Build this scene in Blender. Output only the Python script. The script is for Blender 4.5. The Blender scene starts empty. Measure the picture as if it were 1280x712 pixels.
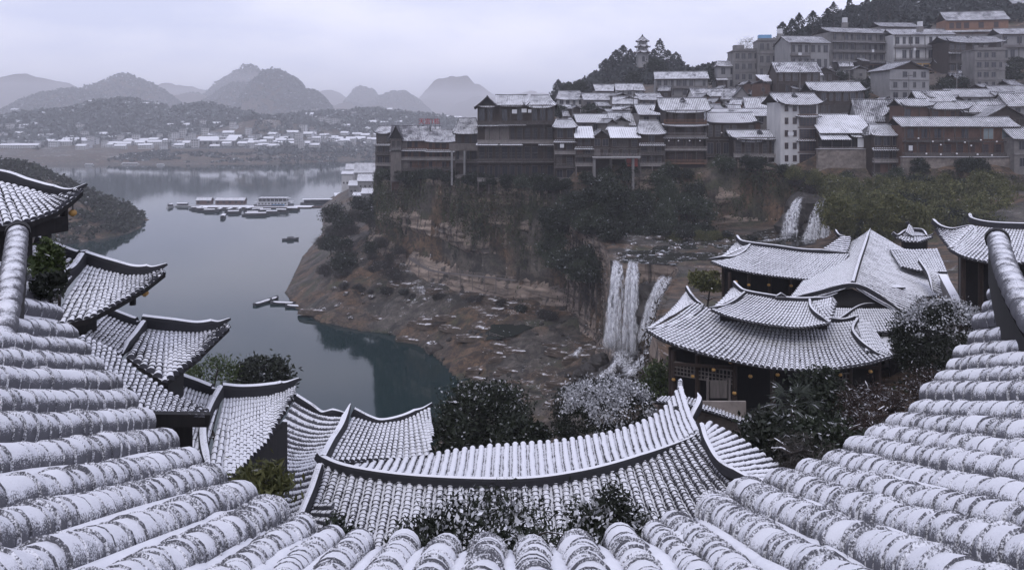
import bpy, math, random
import numpy as np
from mathutils import Vector

# ------------------------------------------------------------------ camera, sky, sun, exposure
sc = bpy.context.scene
C = sc.collection
F, HZ, CZ = 914.0, 150.0, 60.0          # focal length and horizon row (for a 1280 px wide view), camera height above the river
R = math.radians
cam_d = bpy.data.cameras.new('camera')
cam = bpy.data.objects.new('camera', cam_d)
C.objects.link(cam)
cam.location = (0, 0, CZ)
cam.rotation_euler = (R(90), 0, 0)
cam_d.sensor_width = 36
cam_d.lens = 36 * F / 1280
cam_d.shift_y = -(356 - HZ) / 1280
cam_d.clip_start = 0.05
cam_d.clip_end = 12000
sc.camera = cam

SUN_EL, SUN_AZ = R(52), R(200)
world = bpy.data.worlds.new('World')
sc.world = world
world.use_nodes = True
wn, wl = world.node_tree.nodes, world.node_tree.links
bg = wn['Background']
sky = wn.new('ShaderNodeTexSky')
sky.sky_type = 'NISHITA'
sky.sun_disc = False
sky.sun_elevation = SUN_EL
sky.sun_rotation = SUN_AZ
tc = wn.new('ShaderNodeTexCoord')
mp = wn.new('ShaderNodeMapping'); mp.inputs['Scale'].default_value = (1.6, 1.6, 5.0)
nz = wn.new('ShaderNodeTexNoise'); nz.inputs['Scale'].default_value = 2.3; nz.inputs['Detail'].default_value = 5
wl.new(tc.outputs['Generated'], mp.inputs['Vector']); wl.new(mp.outputs['Vector'], nz.inputs['Vector'])
rmp = wn.new('ShaderNodeValToRGB')       # the overcast layer, a little uneven
rmp.color_ramp.elements[0].position = 0.34; rmp.color_ramp.elements[0].color = (0.63, 0.66, 0.88, 1)
rmp.color_ramp.elements[1].position = 0.64; rmp.color_ramp.elements[1].color = (0.86, 0.86, 1.04, 1)
wl.new(nz.outputs['Fac'], rmp.inputs['Fac'])
gain = wn.new('ShaderNodeVectorMath'); gain.operation = 'SCALE'; gain.inputs['Scale'].default_value = 13.0
wl.new(rmp.outputs['Color'], gain.inputs[0])
mx = wn.new('ShaderNodeMix'); mx.data_type = 'RGBA'; mx.inputs['Factor'].default_value = 0.9
wl.new(sky.outputs['Color'], mx.inputs['A']); wl.new(gain.outputs['Vector'], mx.inputs['B'])
wl.new(mx.outputs['Result'], bg.inputs['Color'])
bg.inputs['Strength'].default_value = 0.1

sun_d = bpy.data.lights.new('sun', 'SUN')
sun_d.energy = 0.7; sun_d.angle = R(25); sun_d.color = (1.0, 0.96, 0.92)
sun = bpy.data.objects.new('sun', sun_d); C.objects.link(sun)
sun.location = (0, 0, 300)
sun.rotation_euler = (R(90) - SUN_EL, 0, R(180) - SUN_AZ)

sc.view_settings.view_transform = 'Standard'
sc.view_settings.look = 'None'
sc.view_settings.exposure = 0.0
sc.view_settings.gamma = 1.0
sc.view_settings.use_curve_mapping = False
sc.render.engine = 'CYCLES'
sc.cycles.use_denoising = True
sc.cycles.max_bounces = 6
sc.cycles.diffuse_bounces = 3
sc.cycles.glossy_bounces = 3
sc.cycles.transparent_max_bounces = 12
sc.cycles.volume_bounces = 2
sc.cycles.use_adaptive_sampling = True

random.seed(7)
rng = np.random.default_rng(11)

# ------------------------------------------------------------------ helpers
def P(px, py, D):
    """a place seen at (px, py) of a 1280 wide view, D metres ahead"""
    return np.array(((px - 640) * D / F, D, CZ - (py - HZ) * D / F))

def PL(*pts):
    return np.array([P(*p) for p in pts])

class MB:
    def __init__(s):
        s.v = []; s.f = []; s.n = 0
    def add(s, verts, faces, mat=0):
        verts = np.asarray(verts, float).reshape(-1, 3)
        faces = np.asarray(faces, int)
        if faces.ndim == 1: faces = faces.reshape(1, -1)
        s.v.append(verts); s.f.append((faces + s.n, mat)); s.n += len(verts)
    def box(s, x0, x1, y0, y1, z0, z1, mat=0):
        v = [(x, y, z) for z in (z0, z1) for y in (y0, y1) for x in (x0, x1)]
        s.add(v, [(0, 2, 3, 1), (4, 5, 7, 6), (0, 1, 5, 4), (1, 3, 7, 5), (3, 2, 6, 7), (2, 0, 4, 6)], mat)
    def grid(s, A, mat=0):
        n, m = A.shape[:2]
        i = np.arange(n * m).reshape(n, m)
        f = np.stack([i[:-1, :-1], i[1:, :-1], i[1:, 1:], i[:-1, 1:]], -1).reshape(-1, 4)
        s.add(A.reshape(-1, 3), f, mat)
    def tube(s, pts, rad, k=6, mat=0, caps=True):
        pts = np.asarray(pts, float); n = len(pts)
        rad = np.broadcast_to(np.asarray(rad, float), (n,))
        d = np.gradient(pts, axis=0); d /= np.linalg.norm(d, axis=1)[:, None] + 1e-9
        ref = np.where(np.abs(d[:, 2:3]) > .9, np.array([[1., 0, 0]]), np.array([[0, 0, 1.]]))
        a = np.cross(d, ref); a /= np.linalg.norm(a, axis=1)[:, None] + 1e-9
        b = np.cross(a, d)
        th = np.linspace(0, 2 * np.pi, k, endpoint=False)
        A = pts[:, None] + rad[:, None, None] * (np.cos(th)[None, :, None] * a[:, None] + np.sin(th)[None, :, None] * b[:, None])
        i = np.arange(n * k).reshape(n, k); j = np.roll(i, -1, 1)
        s.add(A, np.stack([i[:-1], j[:-1], j[1:], i[1:]], -1).reshape(-1, 4), mat)
        if caps:
            s.f.append((i[-1].reshape(1, -1) + s.n - n * k, mat)); s.f.append((i[0][::-1].reshape(1, -1) + s.n - n * k, mat))
    def sweep(s, pts, prof, scale=1.0, mat=0):
        """sweep a closed profile of (side, up) along pts, up staying vertical"""
        pts = np.asarray(pts, float); n = len(pts); prof = np.asarray(prof, float); k = len(prof)
        scale = np.broadcast_to(np.asarray(scale, float), (n,))
        d = np.gradient(pts, axis=0); h = d.copy(); h[:, 2] = 0
        hl = np.linalg.norm(h, axis=1); h /= hl[:, None] + 1e-9
        side = np.stack([h[:, 1], -h[:, 0], np.zeros(n)], -1)
        dn = d / (np.linalg.norm(d, axis=1)[:, None] + 1e-9)
        up = np.cross(side, dn)
        A = pts[:, None] + scale[:, None, None] * (prof[None, :, 0:1] * side[:, None] + prof[None, :, 1:2] * up[:, None])
        i = np.arange(n * k).reshape(n, k); j = np.roll(i, -1, 1)
        s.add(A, np.stack([i[:-1], j[:-1], j[1:], i[1:]], -1).reshape(-1, 4), mat)
        b = s.n - n * k
        s.f.append((i[-1].reshape(1, -1) + b, mat)); s.f.append((i[0][::-1].reshape(1, -1) + b, mat))
    def mesh(s, name, mats, smooth=False):
        me = bpy.data.meshes.new(name)
        V = np.concatenate(s.v).astype(np.float32)
        loops = np.concatenate([f.ravel() for f, _ in s.f]).astype(np.int32)
        tot = np.concatenate([np.full(len(f), f.shape[1]) for f, _ in s.f])
        st = np.concatenate([[0], np.cumsum(tot)[:-1]]).astype(np.int32)
        mi = np.concatenate([np.full(len(f), m) for f, m in s.f]).astype(np.int32)
        me.vertices.add(len(V)); me.vertices.foreach_set('co', V.ravel())
        me.loops.add(len(loops)); me.loops.foreach_set('vertex_index', loops)
        me.polygons.add(len(tot)); me.polygons.foreach_set('loop_start', st)
        me.polygons.foreach_set('material_index', mi)
        if not isinstance(mats, (list, tuple)): mats = [mats]
        for m in mats: me.materials.append(m)
        me.polygons.foreach_set('use_smooth', np.full(len(tot), bool(smooth)))
        me.update(calc_edges=True)
        return me
    def build(s, name, mats, parent=None, origin=None, smooth=False):
        if origin is not None:
            s.v = [v - np.asarray(origin) for v in s.v]
        o = bpy.data.objects.new(name, s.mesh(name, mats, smooth))
        C.objects.link(o)
        if parent is not None: o.parent = parent
        elif origin is not None: o.location = origin
        return o

def tag(o, label=None, cat=None, group=None, kind=None):
    if label: o['label'] = label
    if cat: o['category'] = cat
    if group: o['group'] = group
    if kind: o['kind'] = kind
    return o

def thing(name, label, cat, loc=(0, 0, 0), rz=0, group=None):
    o = bpy.data.objects.new(name, None); C.objects.link(o)
    o.empty_display_size = 0.3
    o.location = loc; o.rotation_euler = (0, 0, rz)
    return tag(o, label, cat, group)

def dup(src, loc, rz=0.0, scale=(1, 1, 1), label=None, group=None, parts=True):
    c = src.copy(); C.objects.link(c)
    c.location = loc; c.rotation_euler = (0, 0, rz); c.scale = scale
    if label: c['label'] = label
    if group: c['group'] = group
    if parts:
        for ch in src.children:
            d = ch.copy(); C.objects.link(d); d.parent = c
            for g in ch.children:
                e = g.copy(); C.objects.link(e); e.parent = d
    return c

def resample(pts, n):
    pts = np.asarray(pts, float)
    d = np.concatenate([[0], np.cumsum(np.linalg.norm(np.diff(pts, axis=0), axis=1))])
    t = np.linspace(0, d[-1], n)
    return np.stack([np.interp(t, d, pts[:, k]) for k in range(3)], -1)

def smooth_line(pts, n):
    """a rounded line through the given points (Catmull-Rom)"""
    pts = np.asarray(pts, float)
    if len(pts) < 3: return resample(pts, n)
    Q = np.concatenate([[2 * pts[0] - pts[1]], pts, [2 * pts[-1] - pts[-2]]])
    out = []
    for i in range(len(pts) - 1):
        p0, p1, p2, p3 = Q[i:i + 4]
        for t in np.linspace(0, 1, 12, endpoint=False):
            out.append(.5 * ((2 * p1) + (-p0 + p2) * t + (2 * p0 - 5 * p1 + 4 * p2 - p3) * t * t + (-p0 + 3 * p1 - 3 * p2 + p3) * t ** 3))
    out.append(pts[-1])
    return resample(np.array(out), n)

# value noise, vectorised
_perm = rng.random((64, 64, 64))
def vnoise(x, y, z=0.0):
    x, y, z = np.broadcast_arrays(np.asarray(x, float), np.asarray(y, float), np.asarray(z, float))
    xi, yi, zi = np.floor(x).astype(int), np.floor(y).astype(int), np.floor(z).astype(int)
    fx, fy, fz = x - xi, y - yi, z - zi
    fx, fy, fz = [f * f * (3 - 2 * f) for f in (fx, fy, fz)]
    def g(a, b, c): return _perm[(xi + a) % 64, (yi + b) % 64, (zi + c) % 64]
    l = lambda a, b, t: a + (b - a) * t
    return l(l(l(g(0,0,0), g(1,0,0), fx), l(g(0,1,0), g(1,1,0), fx), fy), l(l(g(0,0,1), g(1,0,1), fx), l(g(0,1,1), g(1,1,1), fx), fy), fz)
def fbm(x, y, z=0.0, o=4):
    s = 0; a = 1; t = 0
    for i in range(o):
        f = 2.03 ** i
        s = s + a * (vnoise(np.asarray(x) * f + 7 * i, np.asarray(y) * f + 3 * i, np.asarray(z) * f + 5 * i) - .5); t += a; a *= .5
    return s / t * 2

# ------------------------------------------------------------------ materials
def _mat(name):
    m = bpy.data.materials.new(name); m.use_nodes = True
    nt = m.node_tree
    return m, nt.nodes, nt.links, nt.nodes['Principled BSDF']

def _noise(n, l, vec, scale, detail=4, rough=.6, dist=0):
    t = n.new('ShaderNodeTexNoise'); t.inputs['Scale'].default_value = scale
    t.inputs['Detail'].default_value = detail; t.inputs['Roughness'].default_value = rough
    t.inputs['Distortion'].default_value = dist
    l.new(vec, t.inputs['Vector'])
    return t.outputs['Fac']

def _ramp(n, l, fac, stops):
    r = n.new('ShaderNodeValToRGB'); e = r.color_ramp.elements
    while len(e) < len(stops): e.new(.5)
    for i, (p, c) in enumerate(stops):
        e[i].position = p
        e[i].color = (*c, 1) if hasattr(c, '__len__') else (c, c, c, 1)
    l.new(fac, r.inputs['Fac'])
    return r.outputs['Color']

def _math(n, l, op, a, b=None, clamp=False):
    m = n.new('ShaderNodeMath'); m.operation = op; m.use_clamp = clamp
    for i, v in enumerate((a, b)):
        if v is None: continue
        if isinstance(v, (int, float)): m.inputs[i].default_value = v
        else: l.new(v, m.inputs[i])
    return m.outputs[0]

def _mix(n, l, fac, a, b):
    m = n.new('ShaderNodeMix'); m.data_type = 'RGBA'
    for k, v in (('Factor', fac), ('A', a), ('B', b)):
        if isinstance(v, (int, float)): m.inputs[k].default_value = v
        elif isinstance(v, tuple): m.inputs[k].default_value = (*v, 1)
        else: l.new(v, m.inputs[k])
    return m.outputs['Result']

def _coord(n, which='Object'):
    return n.new('ShaderNodeTexCoord').outputs[which]

def _geo(n, what): return n.new('ShaderNodeNewGeometry').outputs[what]

def _nz(n, l):
    s = n.new('ShaderNodeSeparateXYZ'); l.new(_geo(n, 'Normal'), s.inputs[0]); return s.outputs['Z']

def _bump(n, l, bsdf, h, strength, dist=.02):
    b = n.new('ShaderNodeBump'); b.inputs['Strength'].default_value = strength; b.inputs['Distance'].default_value = dist
    l.new(h, b.inputs['Height']); l.new(b.outputs['Normal'], bsdf.inputs['Normal'])

SNOW = (0.84, 0.845, 0.88)
SNOW2 = (0.66, 0.67, 0.705)

def snow_tile(name, fine, amount, tile=(0.06, 0.06, 0.068), soft=1.6, amp=.9, bump=.35, bd=.01, patch=.8):
    """grey clay tile under thin, uneven snow that lies on whatever faces up"""
    m, n, l, b = _mat(name)
    co = _coord(n)
    f1 = _noise(n, l, co, fine, 3, .7)
    f2 = _noise(n, l, co, fine * .13, 4, .6)
    up = _nz(n, l)
    k = _math(n, l, 'MULTIPLY', up, soft)
    s = _math(n, l, 'ADD', _math(n, l, 'MULTIPLY', _math(n, l, 'SUBTRACT', f1, .5), amp * 2.4), _math(n, l, 'MULTIPLY', _math(n, l, 'SUBTRACT', f2, .5), amp * 1.3))
    f3 = _noise(n, l, co, max(fine * .022, .25), 3, .55, .6)
    s = _math(n, l, 'ADD', s, _math(n, l, 'MULTIPLY', _math(n, l, 'SUBTRACT', f3, .5), patch))
    t = _math(n, l, 'ADD', _math(n, l, 'ADD', k, s), amount - soft)
    fac = _ramp(n, l, t, [(.36, 0.0), (.64, 1.0)])
    tl = _mix(n, l, f2, tile, tuple(c * 1.9 for c in tile))
    col = _mix(n, l, fac, tl, _mix(n, l, f1, SNOW2, SNOW))
    l.new(col, b.inputs['Base Color']); b.inputs['Roughness'].default_value = .75
    b.inputs['Specular IOR Level'].default_value = .25
    _bump(n, l, b, _math(n, l, 'ADD', f1, _math(n, l, 'MULTIPLY', fac, .6)), bump, bd)
    return m

def plain(name, c1, c2, scale=2.0, rough=.8, bump=.15, snow=0.0, streak=None, dist=.03):
    """weathered surface: two tones, an optional vertical grain, an optional dusting of snow on top faces"""
    m, n, l, b = _mat(name)
    co = _coord(n)
    if streak:
        mp = n.new('ShaderNodeMapping'); mp.inputs['Scale'].default_value = streak; l.new(co, mp.inputs['Vector']); vec = mp.outputs['Vector']
    else: vec = co
    f = _noise(n, l, vec, scale, 5, .65)
    g = _noise(n, l, co, scale * .31, 3, .6)
    t = _math(n, l, 'ADD', _math(n, l, 'MULTIPLY', f, .65), _math(n, l, 'MULTIPLY', g, .35))
    col = _mix(n, l, _ramp(n, l, t, [(.32, 0.0), (.68, 1.0)]), c1, c2)
    if snow:
        up = _nz(n, l)
        s = _math(n, l, 'ADD', up, _math(n, l, 'MULTIPLY', _math(n, l, 'SUBTRACT', f, .5), 1.2))
        s = _math(n, l, 'MULTIPLY', s, .7)
        col = _mix(n, l, _ramp(n, l, s, [((1.05 - snow) * .7, 0.0), ((1.2 - snow) * .7, 1.0)]), col, SNOW)
    l.new(col, b.inputs['Base Color']); b.inputs['Roughness'].default_value = rough
    b.inputs['Specular IOR Level'].default_value = .3
    _bump(n, l, b, t, bump, dist)
    return m

def leafy(name, c1, c2, dust=0.0, scale=.8, var=.25):
    m, n, l, b = _mat(name)
    co = _coord(n)
    g = _noise(n, l, co, scale, 3, .6)
    isl = _geo(n, 'Random Per Island')
    t = _math(n, l, 'ADD', _math(n, l, 'MULTIPLY', g, 1 - var), _math(n, l, 'MULTIPLY', isl, var))
    c1, c2 = tuple(x * .6 for x in c1), tuple(x * .66 for x in c2)
    col = _mix(n, l, _ramp(n, l, t, [(.3, 0.0), (.7, 1.0)]), c1, c2)
    oi = n.new('ShaderNodeObjectInfo')
    col = _mix(n, l, _math(n, l, 'MULTIPLY', oi.outputs['Random'], .35), col, tuple(.5 * (a + bb) * .7 for a, bb in zip(c1, c2)))
    if dust:
        up = _math(n, l, 'ABSOLUTE', _nz(n, l))
        w = n.new('ShaderNodeTexWhiteNoise'); w.noise_dimensions = '1D'; l.new(isl, w.inputs['W'])
        s = _math(n, l, 'ADD', _math(n, l, 'MULTIPLY', up, .45), _math(n, l, 'ADD', _math(n, l, 'MULTIPLY', w.outputs['Value'], .5), _math(n, l, 'MULTIPLY', _math(n, l, 'SUBTRACT', g, .5), .7)))
        e = 1.0 - dust
        col = _mix(n, l, _ramp(n, l, s, [(max(0, e - .06), 0.0), (min(1, e + .1), .85)]), col, SNOW2)
    l.new(col, b.inputs['Base Color']); b.inputs['Roughness'].default_value = .65
    b.inputs['Specular IOR Level'].default_value = .25
    return m

M = {}
M['near_tile'] = snow_tile('near_snowy_tile', 120, 1.30, (0.075, 0.075, 0.084), 1.25, .62, .5, .012, .45)
M['mid_tile'] = snow_tile('mid_snowy_tile', 30, 1.16, (0.04, 0.04, 0.047), 1.35, .6, .4, .02)
M['verge_tile'] = snow_tile('verge_tile', 120, .72, (0.07, 0.07, 0.078), 1.0, .7, .4, .01)
M['tile_lip'] = snow_tile('tile_lip', 110, 1.17, (0.07, 0.07, 0.078), 1.1, .7, .3, .01, .45)
M['mid_lip'] = snow_tile('mid_tile_lip', 30, .72, (0.03, 0.03, 0.034), 1.0, .7, .3, .01)
M['thin_tile'] = snow_tile('thinly_covered_tile', 30, .88, (0.06, 0.06, 0.068), 1.2, .75, .4, .02)
M['far_tile'] = snow_tile('far_snowy_tile', 5, .84, (0.06, 0.06, 0.066), 1.0, .5, .3, .05)
M['grey_tile'] = snow_tile('thinly_snowed_tile', 4, .78, (0.075, 0.075, 0.085), 1.0, .6, .3, .05)
M['town_tile'] = snow_tile('town_snowy_tile', 4, .74, (0.07, 0.07, 0.08), 1.0, .55, .3, .05)
M['ridge'] = snow_tile('snow_topped_ridge', 30, .9, (0.018, 0.018, 0.021), 1.5, .35, .3, .02)
M['thick_snow'] = snow_tile('thick_snow', 6, 1.15, (0.1, 0.1, 0.11), 1.0, .3, .3, .05)
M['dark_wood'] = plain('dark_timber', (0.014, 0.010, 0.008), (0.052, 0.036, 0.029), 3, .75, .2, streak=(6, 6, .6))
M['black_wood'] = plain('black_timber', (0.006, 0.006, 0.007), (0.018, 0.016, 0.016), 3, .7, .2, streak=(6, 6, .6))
M['old_wood'] = plain('weathered_timber', (0.06, 0.053, 0.05), (0.19, 0.17, 0.16), 1.2, .85, .2, streak=(5, 5, .5))
M['brown_wood'] = plain('brown_timber', (0.042, 0.023, 0.016), (0.125, 0.068, 0.048), 1.2, .75, .2, streak=(4, 4, .5))
M['orange_wood'] = plain('varnished_timber', (0.11, 0.058, 0.036), (0.23, 0.128, 0.082), 1.2, .6, .15, streak=(4, 4, .5))
M['red_panel'] = plain('red_panel', (0.16, 0.03, 0.025), (0.27, 0.05, 0.04), 1.5, .6, .1)
M['yellow_panel'] = plain('yellow_panel', (0.42, 0.26, 0.09), (0.55, 0.36, 0.14), 1.5, .6, .1)
M['plaster'] = plain('grey_plaster', (0.17, 0.17, 0.175), (0.28, 0.275, 0.275), .5, .9, .1, streak=(1.5, 1.5, .5))
M['white_wall'] = plain('whitewash', (0.36, 0.36, 0.37), (0.56, 0.555, 0.55), .5, .9, .1, streak=(1.5, 1.5, .4))
M['concrete'] = plain('stained_concrete', (0.09, 0.088, 0.088), (0.22, 0.21, 0.205), .5, .9, .15, streak=(1.6, 1.6, .4))
M['brick'] = plain('grey_brick', (0.10, 0.095, 0.093), (0.2, 0.185, 0.175), 1.3, .9, .2)
M['trim'] = plain('snow_dusted_trim', (0.08, 0.075, 0.075), (0.19, 0.18, 0.18), 1.3, .85, .15, snow=.55)
M['rail'] = plain('old_railing', (0.11, 0.10, 0.095), (0.27, 0.25, 0.24), 2, .8, .15, snow=.5, streak=(3, 3, .6))
M['dark_rail'] = plain('dark_railing', (0.03, 0.026, 0.025), (0.09, 0.078, 0.072), 2, .8, .15, snow=.3, streak=(3, 3, .6))
M['stone'] = plain('stone_wall', (0.10, 0.085, 0.075), (0.27, 0.235, 0.21), 1.1, .9, .5, dist=.15)
M['shelf_rock'] = plain('layered_rock', (0.02, 0.016, 0.013), (0.15, 0.115, 0.088), .9, .85, .7, snow=.02, dist=.2, streak=(.6, .6, 3))
M['wet_rock'] = plain('wet_rock', (0.012, 0.011, 0.010), (0.06, 0.052, 0.045), 1.3, .5, .6, dist=.2)
M['rock'] = plain('river_rock', (0.035, 0.03, 0.026), (0.13, 0.112, 0.098), 1.1, .85, .6, snow=.14, dist=.2)
M['boat_hull'] = plain('dark_hull', (0.02, 0.022, 0.03), (0.06, 0.062, 0.07), .8, .6, .1)
M['boat_white'] = plain('painted_boat', (0.45, 0.46, 0.48), (0.62, 0.62, 0.64), .8, .6, .05)
M['boat_blue'] = plain('blue_painted_boat', (0.10, 0.22, 0.36), (0.16, 0.30, 0.46), .8, .6, .05)
M['boat_red'] = plain('russet_boathouse', (0.10, 0.06, 0.055), (0.18, 0.11, 0.10), .8, .8, .05)
M['bark'] = plain('bark', (0.02, 0.017, 0.015), (0.06, 0.05, 0.045), 6, .9, .4, snow=.25)
M['iron'] = plain('dark_iron', (0.01, 0.01, 0.011), (0.025, 0.025, 0.028), 5, .5, .1)

def glass_mat(name, c, rough=.15):
    m, n, l, b = _mat(name)
    f = _noise(n, l, _coord(n), .6, 2)
    l.new(_mix(n, l, f, c, tuple(x * 2.2 for x in c)), b.inputs['Base Color'])
    b.inputs['Roughness'].default_value = rough
    return m
M['glass'] = glass_mat('window_glass', (0.014, 0.015, 0.02))
M['curtain'] = glass_mat('curtained_glass', (0.10, 0.125, 0.13), .4)
M['lantern'] = plain('paper_lantern', (0.26, 0.14, 0.04), (0.42, 0.25, 0.08), 6, .6, .05)
M['white_lantern'] = plain('white_globe', (0.70, 0.68, 0.68), (0.82, 0.80, 0.80), 3, .5, .02)
M['letters'] = plain('red_letters', (0.30, 0.02, 0.03), (0.42, 0.04, 0.05), 2, .6, .02)

M['leaf_dark'] = leafy('dark_leaves', (0.010, 0.016, 0.010), (0.045, 0.058, 0.032), .13)
M['snow_leaf'] = leafy('snow_capped_leaves', (0.40, 0.41, 0.44), (0.86, 0.87, 0.90), .3, 6.0)
M['leaf_far'] = leafy('mist_paled_hill_leaves', (0.06, 0.078, 0.08), (0.16, 0.185, 0.19), .2, .06)  # leaf colour lifted to stand in for mist on far hills, plus snow dust
M['conifer'] = leafy('conifer_needles', (0.012, 0.018, 0.018), (0.034, 0.045, 0.04), .08, .4)
M['leaf_green'] = leafy('green_leaves', (0.03, 0.055, 0.016), (0.11, 0.145, 0.045), .12)
M['leaf_olive'] = leafy('bamboo_leaves', (0.035, 0.048, 0.016), (0.27, 0.265, 0.10), .12, .35)
M['leaf_snow'] = leafy('snow_dusted_leaves', (0.010, 0.013, 0.009), (0.045, 0.055, 0.035), .13, 1.2)
M['leaf_brown'] = leafy('brown_twigs', (0.022, 0.014, 0.011), (0.075, 0.045, 0.034), .26, 1.2)
M['leaf_grey'] = leafy('bare_twigs', (0.03, 0.027, 0.023), (0.10, 0.09, 0.078), .12, .6)
M['vine'] = leafy('hanging_vine', (0.014, 0.022, 0.010), (0.135, 0.155, 0.075), .06, .16, .35)
M['vine_brown'] = leafy('withered_vine', (0.02, 0.015, 0.012), (0.14, 0.112, 0.08), .12, .16, .35)
M['willow'] = leafy('willow_leaves', (0.03, 0.044, 0.024), (0.10, 0.125, 0.075), .22, .3)

# ground: soil, rock shelves and gravel, snow caught on level places
def ground_mat():
    m, n, l, b = _mat('ground')
    co = _coord(n)
    big = _noise(n, l, co, .045, 5, .6, .4)
    mid = _noise(n, l, co, .32, 6, .7)
    fin = _noise(n, l, co, 2.2, 4, .7)
    soil = _mix(n, l, _ramp(n, l, mid, [(.35, 0.0), (.65, 1.0)]), (0.034, 0.021, 0.012), (0.17, 0.105, 0.06))
    rock = _mix(n, l, _ramp(n, l, mid, [(.3, 0.0), (.7, 1.0)]), (0.022, 0.019, 0.016), (0.14, 0.12, 0.10))
    moss = _mix(n, l, fin, (0.02, 0.026, 0.012), (0.06, 0.066, 0.03))
    c = _mix(n, l, _ramp(n, l, big, [(.46, 0.0), (.56, 1.0)]), soil, rock)
    g2 = _noise(n, l, co, .11, 5, .6)
    c = _mix(n, l, _ramp(n, l, g2, [(.54, 0.0), (.64, .8)]), c, moss)
    g3 = _noise(n, l, co, .8, 6, .75, 1.2)
    c = _mix(n, l, _ramp(n, l, g3, [(.36, .85), (.52, 0.0)]), c, (0.009, 0.008, 0.007))
    g4 = _noise(n, l, co, .16, 5, .7, .8)
    c = _mix(n, l, _ramp(n, l, g4, [(.40, .8), (.5, 0.0)]), c, (0.014, 0.013, 0.011))
    s = _math(n, l, 'ADD', _math(n, l, 'MULTIPLY', _nz(n, l), .30), _math(n, l, 'ADD', _math(n, l, 'MULTIPLY', mid, .55), _math(n, l, 'MULTIPLY', fin, .35)))
    lf = _noise(n, l, co, .03, 3, .6)
    s = _math(n, l, 'ADD', s, _math(n, l, 'MULTIPLY', _math(n, l, 'SUBTRACT', lf, .5), .35))
    c = _mix(n, l, _ramp(n, l, s, [(.82, 0.0), (.90, 1.0)]), c, SNOW2)
    l.new(c, b.inputs['Base Color']); b.inputs['Roughness'].default_value = .85
    _bump(n, l, b, _math(n, l, 'ADD', mid, _math(n, l, 'MULTIPLY', fin, .4)), .8, .5)
    return m
M['ground'] = ground_mat()

def cliff_mat():
    m, n, l, b = _mat('cliff_rock')
    co = _coord(n)
    mp = n.new('ShaderNodeMapping'); mp.inputs['Scale'].default_value = (.10, .10, .75); l.new(co, mp.inputs['Vector'])
    st = _noise(n, l, mp.outputs['Vector'], 1.0, 6, .65, .5)
    mv = n.new('ShaderNodeMapping'); mv.inputs['Scale'].default_value = (.5, .5, .05); l.new(co, mv.inputs['Vector'])
    vs = _noise(n, l, mv.outputs['Vector'], 1.0, 5, .6, .3)
    md = _noise(n, l, co, .35, 6, .7)
    c = _mix(n, l, _ramp(n, l, st, [(.34, 0.0), (.66, 1.0)]), (0.03, 0.025, 0.021), (0.38, 0.30, 0.24))
    c = _mix(n, l, _ramp(n, l, vs, [(.54, 0.0), (.64, .9)]), c, (0.014, 0.013, 0.012))
    c = _mix(n, l, _ramp(n, l, md, [(.55, 0.0), (.75, .6)]), c, (0.20, 0.19, 0.185))
    s = _math(n, l, 'ADD', _nz(n, l), _math(n, l, 'MULTIPLY', _math(n, l, 'SUBTRACT', md, .5), .8))
    c = _mix(n, l, _ramp(n, l, s, [(.98, 0.0), (1.0, .8)]), c, SNOW2)
    l.new(c, b.inputs['Base Color']); b.inputs['Roughness'].default_value = .85
    _bump(n, l, b, _math(n, l, 'ADD', _math(n, l, 'MULTIPLY', st, 1.2), md), .9, .8)
    return m
M['cliff'] = cliff_mat()

def water_mat(name, col, bump, scale, rough=.04, foam=None):
    m, n, l, b = _mat(name)
    co = _coord(n)
    f = _noise(n, l, co, scale, 3, .55)
    b.inputs['Base Color'].default_value = (*col, 1)
    b.inputs['Roughness'].default_value = rough
    b.inputs['IOR'].default_value = 1.333
    b.inputs['Specular IOR Level'].default_value = .5
    if foam:
        g = _noise(n, l, co, foam[0], 5, .7, 1.5)
        k = _ramp(n, l, g, [(foam[1], 0.0), (foam[1] + .08, 1.0)])
        l.new(_mix(n, l, k, col, (0.62, 0.64, 0.68)), b.inputs['Base Color'])
        l.new(_math(n, l, 'ADD', _math(n, l, 'MULTIPLY', k, .6), rough), b.inputs['Roughness'])
    _bump(n, l, b, f, bump, .1)
    return m
M['river'] = water_mat('river_water', (0.009, 0.026, 0.028), .07, .55, .05)
M['stream'] = water_mat('stream_water', (0.03, 0.03, 0.026), .5, 1.5, .1, (.45, .58))
M['pool'] = water_mat('pool_water', (0.018, 0.022, 0.018), .3, 2.0, .1, (.4, .66))

def fall_mat():
    m, n, l, b = _mat('falling_water')
    co = _coord(n)
    mp = n.new('ShaderNodeMapping'); mp.inputs['Scale'].default_value = (2.6, 2.6, .10); l.new(co, mp.inputs['Vector'])
    f = _noise(n, l, mp.outputs['Vector'], 1.0, 2, .5, .15)
    l.new(_mix(n, l, f, (0.55, 0.57, 0.62), (0.86, 0.87, 0.9)), b.inputs['Base Color'])
    b.inputs['Roughness'].default_value = .5
    at = n.new('ShaderNodeAttribute'); at.attribute_name = 'edge'
    l.new(_math(n, l, 'MULTIPLY', _ramp(n, l, f, [(.36, .04), (.66, .85)]), at.outputs['Fac']), b.inputs['Alpha'])
    return m
M['falls'] = fall_mat()
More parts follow.
